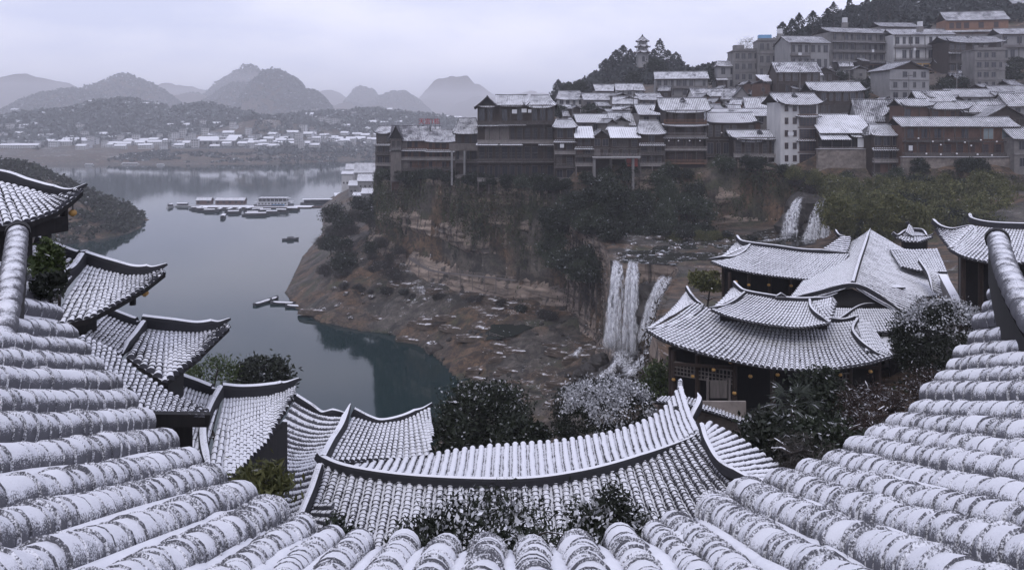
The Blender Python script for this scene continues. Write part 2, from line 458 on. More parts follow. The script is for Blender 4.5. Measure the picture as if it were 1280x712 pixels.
# ------------------------------------------------------------------ the houses of the town (also shape the ground they stand on)
# x0, x1, y_top, y_eave, y_base (as seen 1280 wide), distance, depth m, floors, style, roof, label
HOUSES = [
 # first row, along the cliff edge, from the river end
 (470,489,158,166,220,262,9,4,'timber','gable','narrow timber house with stacked balconies at the river tip of the cliff'),
 (489,534,157,173,226,246,9,4,'brown','bay','brown plank house with a front gable and white railed balcony above the vines'),
 (524,549,158,168,212,255,8,3,'brown','gable','house under the rooftop red letters'),
 (533,569,162,175,224,236,8,4,'brown','hip','russet timber house with small swept hip roof and white plinth'),
 (569,598,148,164,222,222,8,3,'pillar','hip','house on tall pale pillars beside the largest stilt house'),
 (597,693,119,131,226,212,11,4,'grand','grand','largest stilt house of four dark storeys with swept eaves over the cliff'),
 (693,719,150,158,226,205,7,4,'timber','hip','slim open timber house with grey posts right of the largest stilt house'),
 (719,741,161,172,207,204,7,3,'timber','shed','small timber house under one steep bright snowy slope'),
 (740,763,163,171,198,204,6,2,'timber','front','open terrace pavilion with a gable facing the gorge'),
 (763,799,162,172,198,204,6,2,'timber','shed','terrace house with a long bright lean-to snow roof'),
 (799,830,151,165,207,204,8,3,'timber','hip','dark house with a low swept snow roof left of the tiered house'),
 (830,882,123,137,204,205,9,4,'tiered','swept','tiered house with orange railed gallery between two swept roofs'),
 (882,944,141,152,196,207,9,2,'timber','gable','long low dark house right of the tiered house'),
 (917,986,163,171,196,202,6,1,'timber','swept','low dark gallery under a long white curved eave'),
 (975,1023,117,128,206,198,9,5,'tower','swept','whitewashed tower house with stacked brown lattice windows'),
 (1023,1088,147,166,188,196,9,1,'stall','shed','open terrace house with a bright snow roof above the stone wall'),
 (1090,1126,156,167,220,190,7,3,'timber','hip','dark narrow open house with a ruined lower room'),
 (1128,1272,147,157,196,187,8,2,'long','gable','long reddish plank house with two curtained windows above the stone wall'),
 (1268,1320,160,172,214,183,8,2,'grey','gable','blue grey roofed house at the right end of the cliff row'),
 # second row
 (697,730,114,123,143,295,9,2,'white','hip','pale hipped villa on the slope below the pagoda hill'),
 (730,770,117,124,140,290,8,1,'grey','gable','low snow roofed house right of the pale villa'),
 (745,806,106,113,128,300,9,1,'grey','gable','long low house with a plain snow roof under the pagoda hill'),
 (771,803,105,112,130,285,8,2,'plaster','gable','boxy house with two stepped snow roofs'),
 (767,795,121,129,142,262,9,1,'white','side','white house turning its gable to the river'),
 (799,830,117,124,138,270,8,1,'grey','gable','plain grey house with a bright roof behind the tiered house'),
 (722,766,143,152,166,228,9,1,'grey','gable','grey roofed house set back above the timber terraces'),
 (763,799,141,155,170,226,9,1,'grey','gable','house with one broad snow roof behind the terrace houses'),
 (799,832,131,142,160,222,9,1,'grey','gable','house with a small bright roof behind the low swept roof'),
 (820,884,90,98,122,292,10,2,'gallery','gable','concrete house with two open colonnaded floors'),
 (868,926,111,123,140,262,10,1,'white','side','white walled house with a broad snow roof and wide gable'),
 (918,956,110,119,134,258,9,1,'plaster','twin','house with twin small gables'),
 (934,976,122,134,150,232,9,1,'grey','gable','house with a bright square snow roof left of the whitewashed tower'),
 (880,972,136,144,156,216,9,1,'grey','gable','long house with a wide pale roof behind the dark gallery'),
 (897,922,77,82,112,292,8,2,'plaster','hip','small pale corner house at the left end of the upper town'),
 (917,950,60,64,116,290,10,4,'ruin','flat','shabby stained block with cornice at the left of the upper town'),
 (948,988,48,51,114,286,10,4,'concrete','flat','tall pale grey block with a blue hut on its roof'),
 (986,1038,46,53,104,272,12,3,'balcony','side','white balcony block with a bare grey gable wall'),
 (972,1024,78,89,118,242,10,2,'timber','side','dark timber house with a grey gable below the balcony block'),
 (952,978,95,102,116,250,7,1,'brown','shed','reddish timber shed with a snow roof'),
 (1018,1042,84,90,104,256,7,1,'timber','front','small timber annex with a ridge facing the river'),
 (1034,1126,36,41,90,292,12,4,'row','gable','long four storey row of grey galleries with orange shops below'),
 (1118,1192,37,43,92,286,12,3,'whiterow','gable','white galleried block with a yellow shop floor'),
 (1186,1257,15,24,46,288,10,2,'orange','gable','orange panelled top hall rising over the timber hall'),
 (1185,1252,46,52,92,274,10,3,'timber','swept','tall dark timber hall with three open storeys'),
 (1219,1256,59,63,112,252,8,4,'concrete','flat','narrow grey concrete tower with a stepped parapet'),
 (1254,1330,36,42,92,276,10,3,'gallery','gable','white galleried house at the right edge of the upper town'),
 (1110,1164,77,87,126,238,10,3,'plaster','front','half plastered house with a wide dark gable in the middle of the slope'),
 (1016,1080,103,113,144,228,10,2,'timber','gable','two storey dark house with a long snow roof above the tower house'),
 (1074,1124,125,149,176,216,10,1,'plaster','side','plaster house with one huge snow roof and side gable'),
 (1150,1192,114,125,138,216,8,1,'grey','gable','low house with a broad pale roof above the long plank house'),
 (1190,1248,112,120,136,222,8,1,'plaster','gable','low cluttered house with patched snow roof'),
 (1245,1310,108,118,134,224,9,1,'grey','gable','house with a bright ribbed roof at the right edge of the slope'),
 (1262,1300,117,131,150,206,9,1,'plaster','side','small house with a steep snow roof at the right edge'),
 (1128,1164,124,132,152,203,7,1,'brown','gable','brown upper house with a pale window at the left of the long plank house'),
 (1163,1208,128,136,154,202,7,1,'brown','gable','upper brown house with a bright ribbed lean-to roof'),
 (1204,1256,127,140,156,201,8,1,'timber','gable','upper house with a grey snowy roof behind the long plank house'),
 (1228,1284,132,147,160,196,8,1,'timber','front','dark house with a broad gable at the right of the long plank house'),
 (1030,1062,143,150,166,214,7,1,'plaster','gable','roof of a little house tucked behind the open terrace house'),
 (1100,1150,29,33,46,312,9,1,'grey','gable','long pale attic roof above the upper rows'),
 (1270,1330,-2,3,18,360,9,1,'grey','gable','house on the wooded ridge at the top right corner'),
]

# ------------------------------------------------------------------ the lie of the land
def inside(x, y, poly):
    poly = np.asarray(poly, float); r = np.zeros(np.shape(x), bool)
    j = len(poly) - 1
    for i in range(len(poly)):
        xi, yi = poly[i]; xj, yj = poly[j]
        c = ((yi > y) != (yj > y)) & (x < (xj - xi) * (y - yi) / (yj - yi + 1e-12) + xi)
        r ^= c; j = i
    return r

def dist_poly(x, y, poly, closed=True):
    poly = np.asarray(poly, float); d = np.full(np.shape(x), 1e9)
    n = len(poly)
    for i in range(n if closed else n - 1):
        a = poly[i]; b = poly[(i + 1) % n]; ab = b - a
        t = np.clip(((x - a[0]) * ab[0] + (y - a[1]) * ab[1]) / (ab @ ab + 1e-9), 0, 1)
        d = np.minimum(d, np.hypot(x - a[0] - t * ab[0], y - a[1] - t * ab[1]))
    return d

def rbf(pts):
    pts = np.asarray(pts, float); X = pts[:, :2]; n = len(X)
    K = np.hypot(X[:, None, 0] - X[None, :, 0], X[:, None, 1] - X[None, :, 1]) + np.eye(n) * .4 * -1
    A = np.zeros((n + 1, n + 1)); A[:n, :n] = -K; A[:n, n] = 1; A[n, :n] = 1
    w = np.linalg.solve(A, np.concatenate([pts[:, 2], [0]]))
    lo, hi = pts[:, 2].min(), pts[:, 2].max()
    def f(x, y):
        s = np.full(np.shape(x), w[n])
        for i in range(n): s = s - w[i] * np.hypot(x - X[i, 0], y - X[i, 1])
        return np.clip(s, lo, hi)
    return f

EDGE = [(-70,400),(-60,330),(-48,262),(-37.4,246),(-25,231),(-9.3,213.5),(2.3,208),(11,203),(16.4,201),(22.8,201),(35,201.5),(50,202),(65.6,202),(73,195),(79,191),(92,187.5),(98,184.5),(127,181.5),(220,180)]
TOWN = EDGE + [(900,180),(900,900),(500,760),(100,640),(0,560),(-60,470)]
LIP = [(15.5,201),(18,186),(21.5,172),(20.5,155),(21.5,151),(27,149.5),(30.5,148.5),(33,146.5),(32,140),(28,128),(23,110),(19,92),(14,72),(12.5,58),(15,45),(21,30),(25,12),(25,-30)]
SHELF = LIP + [(320,-30),(320,200)] + [p for p in EDGE[::-1] if p[0] > 16]
WATER = [(-4000,900),(-900,980),(-500,985),(-330,1000),(-240,1080),(-150,1150),(100,1110),(600,1200),(1500,1300),(1500,1000),
         (600,830),(100,690),(-60,600),(-130,640),(-140,560),(-131,500),(-112,430),(-100,380),(-92,320),(-85,285),(-79,254),(-70,234),(-57,217),(-43.5,208),(-34,205),(-25.7,195),(-20,186),(-15.4,175),(-11.5,164),(-9,152),(-10.8,141),(-19.5,128),(-41,114),(-70,108),(-130,115),(-200,180),(-300,290),(-240,330),(-214,352),(-203,388),(-216,430),(-240,470),(-300,520),(-420,560),(-800,600),(-4000,600)]

low_pts = [(-30,0,54),(0,0,55),(24,0,53),(-15,14,48),(0,14,49),(14,20,46),(-30,20,47),(-20,40,39),(0,40,39),(9,45,37),(-40,40,40),(-60,40,42),(0,60,28),(-20,60,26),(8,70,23),(0,85,13),(-20,85,12),(-45,85,14),(12,90,13),(0,105,7),(15,105,8),(5,120,4),(18,125,6),(8,150,4),(-1,160,2.5),(17,146,7),(12,170,6),(15,185,9),(5,180,7),(-5,190,7.5),(3,196,9),(-15,198,7),(-20,212,9),(-32,222,10),(-40,236,12),(-52,245,13),(-58,262,16),(-66,300,17),(-78,330,13),(-85,400,11),(-90,470,8),(-70,240,2.5),(-40,214,2.5),(-22,198,1.8),(-9,170,1.4),(-100,60,30),(-200,100,30),(-400,300,30),(-260,420,33),(-320,440,34),(-240,385,24),(-300,370,30),(-224,415,20),(-500,480,42),(-800,520,44),(-70,450,12),(0,600,12)]
shelf_pts = [(22,155,30.3),(24,180,31),(33,150,30.5),(45,165,31),(60,170,31),(70,185,31.5),(40,195,31.2),(60,197,31.5),(34,140,31),(30,125,32),(40,130,33),(60,140,32),(75,172,32),(25,110,34),(30,95,37),(22,80,39),(15,65,40),(20,55,40.5),(35,60,41),(14,50,40),(25,40,44),(30,25,48),(40,50,43),(40,80,41),(60,80,40),(60,110,36),(80,140,35),(95,160,39),(110,165,42),(85,176,39),(88,183,40),(100,178,42),(120,174,44),(150,170,46),(200,150,48),(100,100,42),(150,60,48),(60,20,50),(50,60,43)]
town_pts = [(x, y + 2, 43) for x, y in EDGE if 200 < y < 270 and x < 30]
for h in HOUSES:
    D = h[5]
    for px in (h[0], h[1]):
        p = P(px, h[4], D + 1); town_pts.append((p[0], D + 1, p[2]))
town_pts += [(35,203,44),(50,203,45),(80,192,44),(98,187,45),(127,184,46),(-60,340,34),(-60,420,26),(-40,300,38),(-20,260,42),(0,250,47),(0,300,45),(-20,340,38),(0,420,42),(20,330,62),(30,400,70)]
# the pagoda hill and the wooded ridge behind the upper town
town_pts += [(P(px, py, D)[0], D, P(px, py, D)[2]) for px, py, D in
             [(700,116,440),(740,105,440),(770,88,450),(800,76,450),(830,84,450),(850,96,450),(875,112,450),(790,108,380),(840,108,380),(920,90,420),
              (1000,48,350),(1060,36,345),(1120,32,345),(1200,22,340),(1280,16,340),(1400,10,340),
              (1040,26,420),(1090,6,440),(1160,-8,440),(1300,-20,440),(1500,-24,440)]]
town_pts += [(60,540,72),(200,560,110),(300,520,110),(500,500,100),(-40,520,20),(400,300,95),(250,220,60),(300,200,58)]
zL, zS, zT = rbf(low_pts), rbf(shelf_pts), rbf(town_pts)

def dome(x, y, px, py, D, w, z0, e=1.6, wy=None):
    """a karst hill: peak seen at (px, py), half width w metres"""
    c = P(px, py, D)
    r = np.hypot((x - c[0]) / w, (y - D) / (wy or w * 1.15))
    return np.clip(1 - r ** e, 0, None) * (c[2] - z0)

def far_land(x, y):
    wd = dist_poly(x, y, WATER)
    z = np.minimum(wd * .16, 9) + np.clip((wd - 90) / 420, 0, 1) ** 1.1 * 34 + np.clip((wd - 500) / 900, 0, 1) * 14
    q = np.clip((wd - 60) / 120, 0, 1)
    z = z + q * (fbm(x / 160, y / 160, 1.7) * 15 + 3)
    bumps = np.zeros_like(z)
    for a in [(150,139,1480,180,30,1.3),(250,146,1500,160,30,1.5),(60,150,1400,180,30,1.5),(330,150,1330,120,30,1.5),(450,150,1650,260,30,1.5),(150,99,2879,313,34,1.3,200),(95,122,2620,276,34,1.5),(345,98,2639,169,34,2.1,100),(388,124,2620,94,30,2.0),(305,96,3967,270,36,2.3),(300,112,3026,221,36,1.5),
              (30,100,4825,643,36,1.6),(-90,96,4504,643,36,1.6),(235,124,3646,364,36,1.6),(455,115,4611,192,36,1.7),(495,122,4182,239,36,1.8),(432,134,3967,192,34,1.6),
              (572,101,6649,535,36,1.8),(610,126,5362,429,36,1.6),(660,120,6220,643,36,1.6),(535,128,5791,429,36,1.7),(400,116,5791,471,36,1.6),(210,110,5791,707,36,1.6)]:
        bumps = np.maximum(bumps, dome(x, y, *a))
    return z + bumps * (1 + .22 * fbm(x / 140, y / 140, 4.2) + .12 * fbm(x / 40, y / 40, 6.2))

def H(x, y):
    x = np.asarray(x, float); y = np.asarray(y, float)
    wd = dist_poly(x, y, WATER)
    low = zL(x, y) + fbm(x / 9, y / 9) * 1.1 + fbm(x / 2.6, y / 2.6, 3) * .5
    bas = np.clip((y - 112) / 12, 0, 1) * np.clip((275 - y) / 25, 0, 1)
    low = low + bas * (1.5 * fbm(x / 16, y / 9, 21) + 1.3 * np.abs(fbm(x / 5, y / 4, 23)) - .3)
    st = 1.15; fr = low / st - np.floor(low / st)
    low = low + bas * .75 * (np.floor(low / st) * st + st * fr ** 4 - low)
    low = np.minimum(low, .1 + wd * .55 + np.clip(fbm(x / 5, y / 5, 9), -.3, 1) * np.clip(wd, 0, 1.2))
    shelf = zS(x, y) + fbm(x / 6, y / 6, 2) * .5
    town = zT(x, y) + fbm(x / 14, y / 14, 6) * .5
    z = np.where(inside(x, y, SHELF), shelf, low)
    z = np.where(inside(x, y, TOWN), town, z)
    far = (y > 700) & ((x < 60) | (y > 1000)) & ~inside(x, y, TOWN)
    far = far & (y > 880)
    z = np.where(far, far_land(x, y), z)
    return np.where(inside(x, y, WATER), -3.0, z)

def Hs(x, y): return float(H(np.array([x]), np.array([y]))[0])

def axis(fine0, fine1, step, lo, hi, g=1.12):
    a = list(np.arange(fine0, fine1 + .01, step)); s = step
    while a[-1] < hi: s = min(s * g, 45); a.append(a[-1] + s)
    s = step
    while a[0] > lo: s = min(s * g, 45); a.insert(0, a[0] - s)
    return np.array(a)

gx = axis(-95, 130, 1.0, -4200, 4200); gy = axis(-12, 300, 1.0, -30, 8200, 1.08)
GX, GY = np.meshgrid(gx, gy, indexing='ij')
GZ = H(GX, GY)
g = MB(); g.grid(np.stack([GX, GY, GZ], -1))
tag(g.build('ground', M['ground'], smooth=True), kind='structure')

w = MB(); w.grid(np.stack(np.meshgrid(np.linspace(-4200, 1600, 40), np.linspace(60, 1400, 20), indexing='ij') + [np.zeros((40, 20))], -1))
tag(w.build('river', M['river']), kind='structure')

# the stream on the shelf, and two plunge pools in the basin: sheets a little above the ground they lie in
def water_sheet(name, poly, z, mat, n=34):
    p = np.array(poly, float); x0, y0 = p.min(0); x1, y1 = p.max(0)
    X, Y = np.meshgrid(np.linspace(x0, x1, n), np.linspace(y0, y1, n), indexing='ij')
    k = inside(X, Y, poly)
    b = MB(); i = np.arange(n * n).reshape(n, n)
    f = np.stack([i[:-1, :-1], i[1:, :-1], i[1:, 1:], i[:-1, 1:]], -1).reshape(-1, 4)
    ok = (k.ravel()[f]).all(1)
    Z = z(X, Y) if callable(z) else np.full_like(X, z)
    b.add(np.stack([X, Y, Z], -1).reshape(-1, 3), f[ok])
    return tag(b.build(name, mat), kind='structure')
water_sheet('stream', [(21.5,151.5),(27,150),(32,147),(38,149),(50,158),(66,166),(76,170),(80,178),(76,188),(66,190),(48,182),(36,176),(26,170)], lambda x, y: zS(x, y) + .12 + fbm(x / 4, y / 4, 8) * .28, M['stream'], 60)
water_sheet('plunge_pool', [(9,140),(14,138),(20,141),(22,147),(20,152),(13,153),(9,150),(7,145)], lambda x, y: zL(x, y) + .15 + fbm(x / 6, y / 6, 8) * .3, M['pool'])
water_sheet('side_pool', [(-11,186),(-7,182),(0,181),(6,184),(3,187),(-5,189)], lambda x, y: zL(x, y) + .2, M['pool'])

# ------------------------------------------------------------------ cliffs: a rock face along each edge
def curtain(name, line, foot, top, step, amp, seed, prof):
    L = np.concatenate([[0], np.cumsum(np.hypot(*np.diff(np.array(line, float), axis=0).T))])
    n = int(L[-1] / step) + 1
    s = np.linspace(0, L[-1], n)
    lx = np.interp(s, L, [p[0] for p in line]); ly = np.interp(s, L, [p[1] for p in line])
    k = np.ones(7) / 7
    lx2 = np.convolve(np.pad(lx, 3, 'edge'), k, 'valid'); ly2 = np.convolve(np.pad(ly, 3, 'edge'), k, 'valid')
    dx, dy = np.gradient(lx2), np.gradient(ly2); q = np.hypot(dx, dy) + 1e-9
    nx, ny = dy / q, -dx / q
    nx = np.convolve(np.pad(nx, 6, 'edge'), np.ones(13) / 13, 'valid'); ny = np.convolve(np.pad(ny, 6, 'edge'), np.ones(13) / 13, 'valid')
    zf, zt = foot(lx2, ly2, nx, ny), top(lx2, ly2)
    m = int(max(8, (zt - zf).max() / step)) + 1
    t = np.linspace(0, 1, m)
    S, T = np.meshgrid(s, t, indexing='ij')
    Z = zf[:, None] + (zt - zf)[:, None] * T
    hgt = (zt - zf)[:, None]
    led = fbm(S / 14, Z / 2.0, seed, 4) * .9 + np.abs(fbm(S / 6, Z / 6, seed + 3, 4)) * 2.2 + fbm(S / 22, Z / 18, seed + 5, 3) * 2.6
    gull = -np.clip(fbm(S / 5.5, Z / 60, seed + 8, 3) - .18, 0, 1) * 6.0
    shelf_ = fbm(S / 26, Z / 3.4, seed + 11, 3) * 4
    led = led - .8 + .5 * (np.floor(shelf_) + np.clip((shelf_ - np.floor(shelf_)) * 4, 0, 1))
    O = amp * (led + gull) * np.sin(np.pi * np.clip(T * 1.02, .02, .98)) ** .35 + prof(S, T) * np.clip(hgt / 30, .2, 1)
    A = np.stack([lx2[:, None] + nx[:, None] * O, ly2[:, None] + ny[:, None] * O, Z], -1)
    b = MB(); b.grid(A)
    # a lip that runs back into the town side
    b.grid(np.stack([A[:, -1], np.stack([lx2 - nx * 2.0, ly2 - ny * 2.0, zt - .9], -1)], 1), 1)
    tag(b.build(name, [M['cliff'], M['ground']], smooth=False), kind='structure')
    nrm = np.stack([np.repeat(nx[:, None], m, 1), np.repeat(ny[:, None], m, 1)], -1)
    return A, nrm, T

def foot_out(x, y, nx, ny):
    return np.minimum(H(x + nx * 4, y + ny * 4), H(x + nx * 1.5, y + ny * 1.5)) - 1.2
prof_town = lambda S, T: 4.5 * np.clip(1 - T * 3.2, 0, 1) ** 1.5 - 3.0 * np.exp(-((T - .28) / .09) ** 2) + 1.0 * np.exp(-((T - .5) / .12) ** 2)
prof_fall = lambda S, T: 3.0 * np.clip(1 - T * 2.5, 0, 1) ** 1.4
CL_A, CL_N, CL_T = curtain('town_cliff', EDGE, foot_out, lambda x, y: zT(x, y) + .3, .8, 1.0, 2.0, prof_town)
CF_A, CF_N, CF_T = curtain('waterfall_cliff', LIP[:15], foot_out, lambda x, y: zS(x, y) + .1, .8, .42, 12.0, prof_fall)

# ------------------------------------------------------------------ the winter haze over the whole valley
HAZE = 0.00029
hz = MB(); hz.box(-4300, 4300, -32, 8300, -5, 290)
hm = bpy.data.materials.new('haze'); hm.use_nodes = True
hn, hl = hm.node_tree.nodes, hm.node_tree.links
hn.remove(hn['Principled BSDF'])
pv = hn.new('ShaderNodeVolumePrincipled')
pv.inputs['Color'].default_value = (0.93, 0.94, 0.99, 1); pv.inputs['Density'].default_value = HAZE; pv.inputs['Anisotropy'].default_value = 0.0
hl.new(pv.outputs[0], hn['Material Output'].inputs['Volume'])
tag(hz.build('haze', hm), kind='stuff')
# ------------------------------------------------------------------ tiled roofs
def slope(mb, top, bot, n, m, r, sag=0.0, lift=0.0, lp=3.0, k=5, steps=True, thick=.09, jit=.06, mats=(0, 1), end=True, snow_gap=0.0, riser=False, flip=False):
    """one tiled slope between the line TOP and the line BOT: n rows of round cover tiles, m tiles to a row"""
    T = resample(top, 2 * n + 1) if len(top) != 2 * n + 1 else np.asarray(top, float)
    B = resample(bot, 2 * n + 1) if len(bot) != 2 * n + 1 else np.asarray(bot, float)
    v = np.linspace(0, 1, m + 1); tt = np.linspace(-1, 1, 2 * n + 1)
    S = T[:, None] * (1 - v)[None, :, None] + B[:, None] * v[None, :, None]
    S[..., 2] -= sag * np.sin(np.pi * v)[None]
    S[..., 2] += lift * (np.abs(tt) ** lp)[:, None] * (v ** 2)[None]
    sheet = S[::2].copy(); sheet[..., 2] += snow_gap
    mb.grid(sheet, mats[0])
    low = sheet.copy(); low[..., 2] -= thick
    mb.grid(low[:, ::-1], mats[1])
    for a, b in ((sheet[0], low[0]), (sheet[-1], low[-1]), (sheet[:, -1], low[:, -1]), (sheet[:, 0], low[:, 0])):
        mb.grid(np.stack([a, b], 1), mats[1])
    R0 = S[1::2]                                         # rows of cover tiles
    if steps: R0 = R0 + rng.normal(size=R0.shape) * r * np.array((.07, .07, .04))
    d = np.gradient(R0, axis=1); d /= np.linalg.norm(d, axis=2)[..., None] + 1e-9
    sd = S[2::2] - S[:-2:2]; sd = sd[:, :]; wid = np.linalg.norm(sd, axis=2)
    sd = sd / (wid[..., None] + 1e-9)
    up = np.cross(sd, d); up *= np.sign(up[..., 2:3] + 1e-9); up /= np.linalg.norm(up, axis=2)[..., None] + 1e-9
    sd = np.cross(d, up)
    rad = np.minimum(r, wid * .42)
    if steps:
        q = np.repeat(np.arange(m), 2); q[1::2] += 1; q = q      # 0,1,1,2,2,3...
        sc_ = np.tile([1.06, .965] if flip else [.88, 1.12], m)
    else:
        q = np.arange(m + 1); sc_ = np.ones(m + 1)
    Rp, Rs, Ru, Rr = R0[:, q], sd[:, q], up[:, q], rad[:, q] * sc_[None]
    Rr = Rr * (1 + jit * (rng.random(Rr.shape) - .5) * 2)
    th = np.linspace(0, np.pi, k + 1)
    A = Rp[:, :, None] + Rr[:, :, None, None] * (np.cos(th)[None, None, :, None] * Rs[:, :, None] + 1.12 * np.sin(th)[None, None, :, None] * Ru[:, :, None])
    nn, mm = A.shape[:2]
    i = np.arange(nn * mm * (k + 1)).reshape(nn, mm, k + 1)
    f = np.stack([i[:, :-1, :-1], i[:, 1:, :-1], i[:, 1:, 1:], i[:, :-1, 1:]], -1)
    base = mb.n
    if steps and k >= 5:                     # crisp joints: every tile and every lip has its own edge
        mb.add(A.reshape(-1, 3), f[:, 0::2].reshape(-1, 4), mats[0])
        mb.add(A.reshape(-1, 3), f[:, 1::2].reshape(-1, 4), 2 if riser else mats[0])
    else: mb.add(A.reshape(-1, 3), f.reshape(-1, 4), mats[0])
    if end: mb.add(A[:, -1].reshape(-1, 3), np.arange(nn * (k + 1)).reshape(nn, k + 1), mats[0])
    return S

RIDGE_PROF = [(-.5, 0), (.5, 0), (.5, .75), (.36, 1.0), (0, 1.12), (-.36, 1.0), (-.5, .75)]
def ridge(mb, pts, w, h, mat=0, n=None, tip=0.0, taper=.2):
    """a snow topped ridge or hip, thinning into an upturned tip"""
    p = smooth_line(pts, n or max(12, len(pts) * 8))
    if tip:
        t = np.clip((np.linspace(0, 1, len(p)) - .62) / .38, 0, 1); p[:, 2] += tip * t ** 2.2
    sc_ = np.ones(len(p)); e = max(2, len(p) // 4)
    if taper < 1: sc_[-e:] = np.linspace(1, taper, e)
    prof = [(a * w, b * h) for a, b in RIDGE_PROF]
    mb.sweep(p, prof, sc_, mat)
    return p

def post(mb, x, y, z0, z1, r, k=8, mat=0):
    mb.tube([(x, y, z0), (x, y, z1)], r, k, mat)

def wall_line(mb, a, b, z0, z1, th=.12, mat=0):
    """an upright wall from a to b in plan"""
    a = np.array(a[:2], float); b = np.array(b[:2], float); d = b - a; L = np.linalg.norm(d); d /= L; nn = np.array([-d[1], d[0]]) * th / 2
    q = [a + nn, b + nn, b - nn, a - nn]
    v = [(p[0], p[1], z) for z in (z0, z1) for p in q]
    mb.add(v, [(3, 2, 1, 0), (4, 5, 6, 7), (0, 1, 5, 4), (1, 2, 6, 5), (2, 3, 7, 6), (3, 0, 4, 7)], mat)

def railing(mb, a, b, z, h=.9, th=.06, step=.28, mat=0):
    """bottom rail, top rail and the bars between"""
    wall_line(mb, a, b, z + h - .08, z + h, th * 1.3, mat); wall_line(mb, a, b, z + .08, z + .15, th, mat)
    a = np.array(a[:2], float); b = np.array(b[:2], float); L = np.linalg.norm(b - a); n = max(2, int(L / step))
    for t in np.linspace(0, 1, n + 1):
        p = a + (b - a) * t
        mb.box(p[0] - th / 2, p[0] + th / 2, p[1] - th / 2, p[1] + th / 2, z + .15, z + h - .08, mat)

def hung_lantern(x, y, z, s, label, group, mat='lantern', drop=.3):
    o = thing('lantern', label, 'lantern', (x, y, z), 0, group)
    b = MB(); zz = np.linspace(-1, 1, 7)
    b.tube([(0, 0, s * .8 * t) for t in zz], [s * max(.3, math.sqrt(max(0, 1 - (t * .92) ** 2))) for t in zz], 9)
    b.build('lamp_shade', M[mat], o, smooth=True)
    c = MB(); c.tube([(0, 0, s * .75), (0, 0, s * .75 + drop)], .012, 4)
    c.tube([(0, 0, s * .7), (0, 0, s * .95)], s * .38, 7); c.tube([(0, 0, -s * .95), (0, 0, -s * .7)], s * .38, 7)
    c.build('hanger', M['iron'], o)
    return o

# ---- the roof right in front of the viewer: rows all run towards the viewer, the eave curves round in a U
def eave_at(*pts): return [P(px, py, 914 * 2.4 / (py - 150)) for px, py in pts]
EAVE = eave_at((47,352),(54,374),(67,395),(86,422),(96,444),(115,464),(136,486),(156,508),(175,533),(203,560),(231,585),(264,605),(299,627),(338,649),(378,666),
               (412,678),(450,685),(505,690),(555,692),(610,693),(665,692),(720,690),(775,683),(820,672),(844,658),(892,646),(932,627),(978,612),(1012,597),(1045,585),(1077,570),(1102,558),
               (1127,540),(1151,520),(1171,501),(1186,483),(1198,466),(1208,449),(1223,429),(1230,407),(1239,390),(1246,372))
near = thing('house_roof', 'near tiled roof with thick rounded snowy rows fanning round the bottom edge', 'roof', (0, 0, 57))
O = np.array((0, 0, 57.0))
E = np.array(EAVE); n = len(E)
b = MB()
mid = (E[1:] + E[:-1]) / 2
half = np.gradient(E[:, 0]) / 2
# strip boundaries halfway between the rows
bd = np.concatenate([[E[0] - (E[1] - E[0]) / 2], mid, [E[-1] + (E[-1] - E[-2]) / 2]])
bot = np.empty((2 * n + 1, 3)); bot[0::2] = bd; bot[1::2] = E
run = 5.2
top = bot.copy()
back = np.minimum(bot[:, 1] - .55, run + 0 * bot[:, 1]); back = bot[:, 1] - np.maximum(.6, back)
top[:, 1] = np.maximum(back, 1.2); top[:, 2] = bot[:, 2] + .40 * (bot[:, 1] - top[:, 1])
side_fan = np.clip((np.abs(bot[:, 0]) - 1.0) / 5, 0, 1)
top[:, 0] *= 1 + .05 * side_fan
bot[:, 1] += .12 * (rng.random(2 * n + 1) - .5) * np.clip(np.abs(bot[:, 0]) / 4, .25, 1)
slope(b, top, bot, n, 42, .125, sag=.05, k=9, thick=.10, jit=.05, mats=(0, 1), snow_gap=.0, riser=True, flip=True)
b.build('tile_slope', [M['near_tile'], M['black_wood'], M['tile_lip']], near, O, smooth=True)
# snow lying in the channels between the rows, in patches
b = MB()
for i in range(n - 1):
    if abs(E[i][0]) > 2.9: continue
    p0 = bot[2 * i + 2]; p1 = top[2 * i + 2]
    for q in range(3):
        t0 = rng.random() * .55; t1 = t0 + .12 + .3 * rng.random()
        pts = [p0 + (p1 - p0) * t + np.array((0, 0, .012 - .05 * math.sin(math.pi * t))) for t in np.linspace(t0 if q else .01, t1, 7)]
        b.tube(pts, np.array([.02, .05, .06, .065, .06, .05, .02]) * (.8 + .4 * rng.random()), 8)
b.build('channel_snow', M['thick_snow'], near, O, smooth=True)
# verge ridges at either end, big round ridge tiles over a dark board
def verge(pts, rad, seg):
    p = smooth_line(np.array([P(*q) for q in pts]), seg + 1)
    q = np.repeat(np.arange(seg), 2); q[1::2] += 1
    m = MB()
    for j in range(seg): m.tube(p[j:j + 2], [rad * .93, rad * 1.08], 18)
    m.build('ridge', M['verge_tile'], near, O, smooth=True)
    m = MB(); m.sweep(p + np.array((0, 0, -.33)), [(-.10, -.22), (.10, -.22), (.10, .24), (-.10, .24)])
    e = p[-1]; m.tube([e - (p[-1] - p[-2]) * .1, e + (p[-1] - p[-2]) * .45], rad * 1.22, 14)
    m.build('barge_board', M['black_wood'], near, O)
verge([(-60,560,5.6),(-8,450,6.4),(13,360,7.6),(22,292,9.3)], .115, 17)
verge([(1330,450,5.6),(1290,400,6.4),(1261,345,7.6),(1247,300,9.3)], .115, 15)

# ---- roofs between the viewer and the river
def roof_thing(label, loc, name='pavilion', cat='pavilion', group=None):
    o = thing(name, label, cat, loc, 0, group); return o, np.array(loc, float)

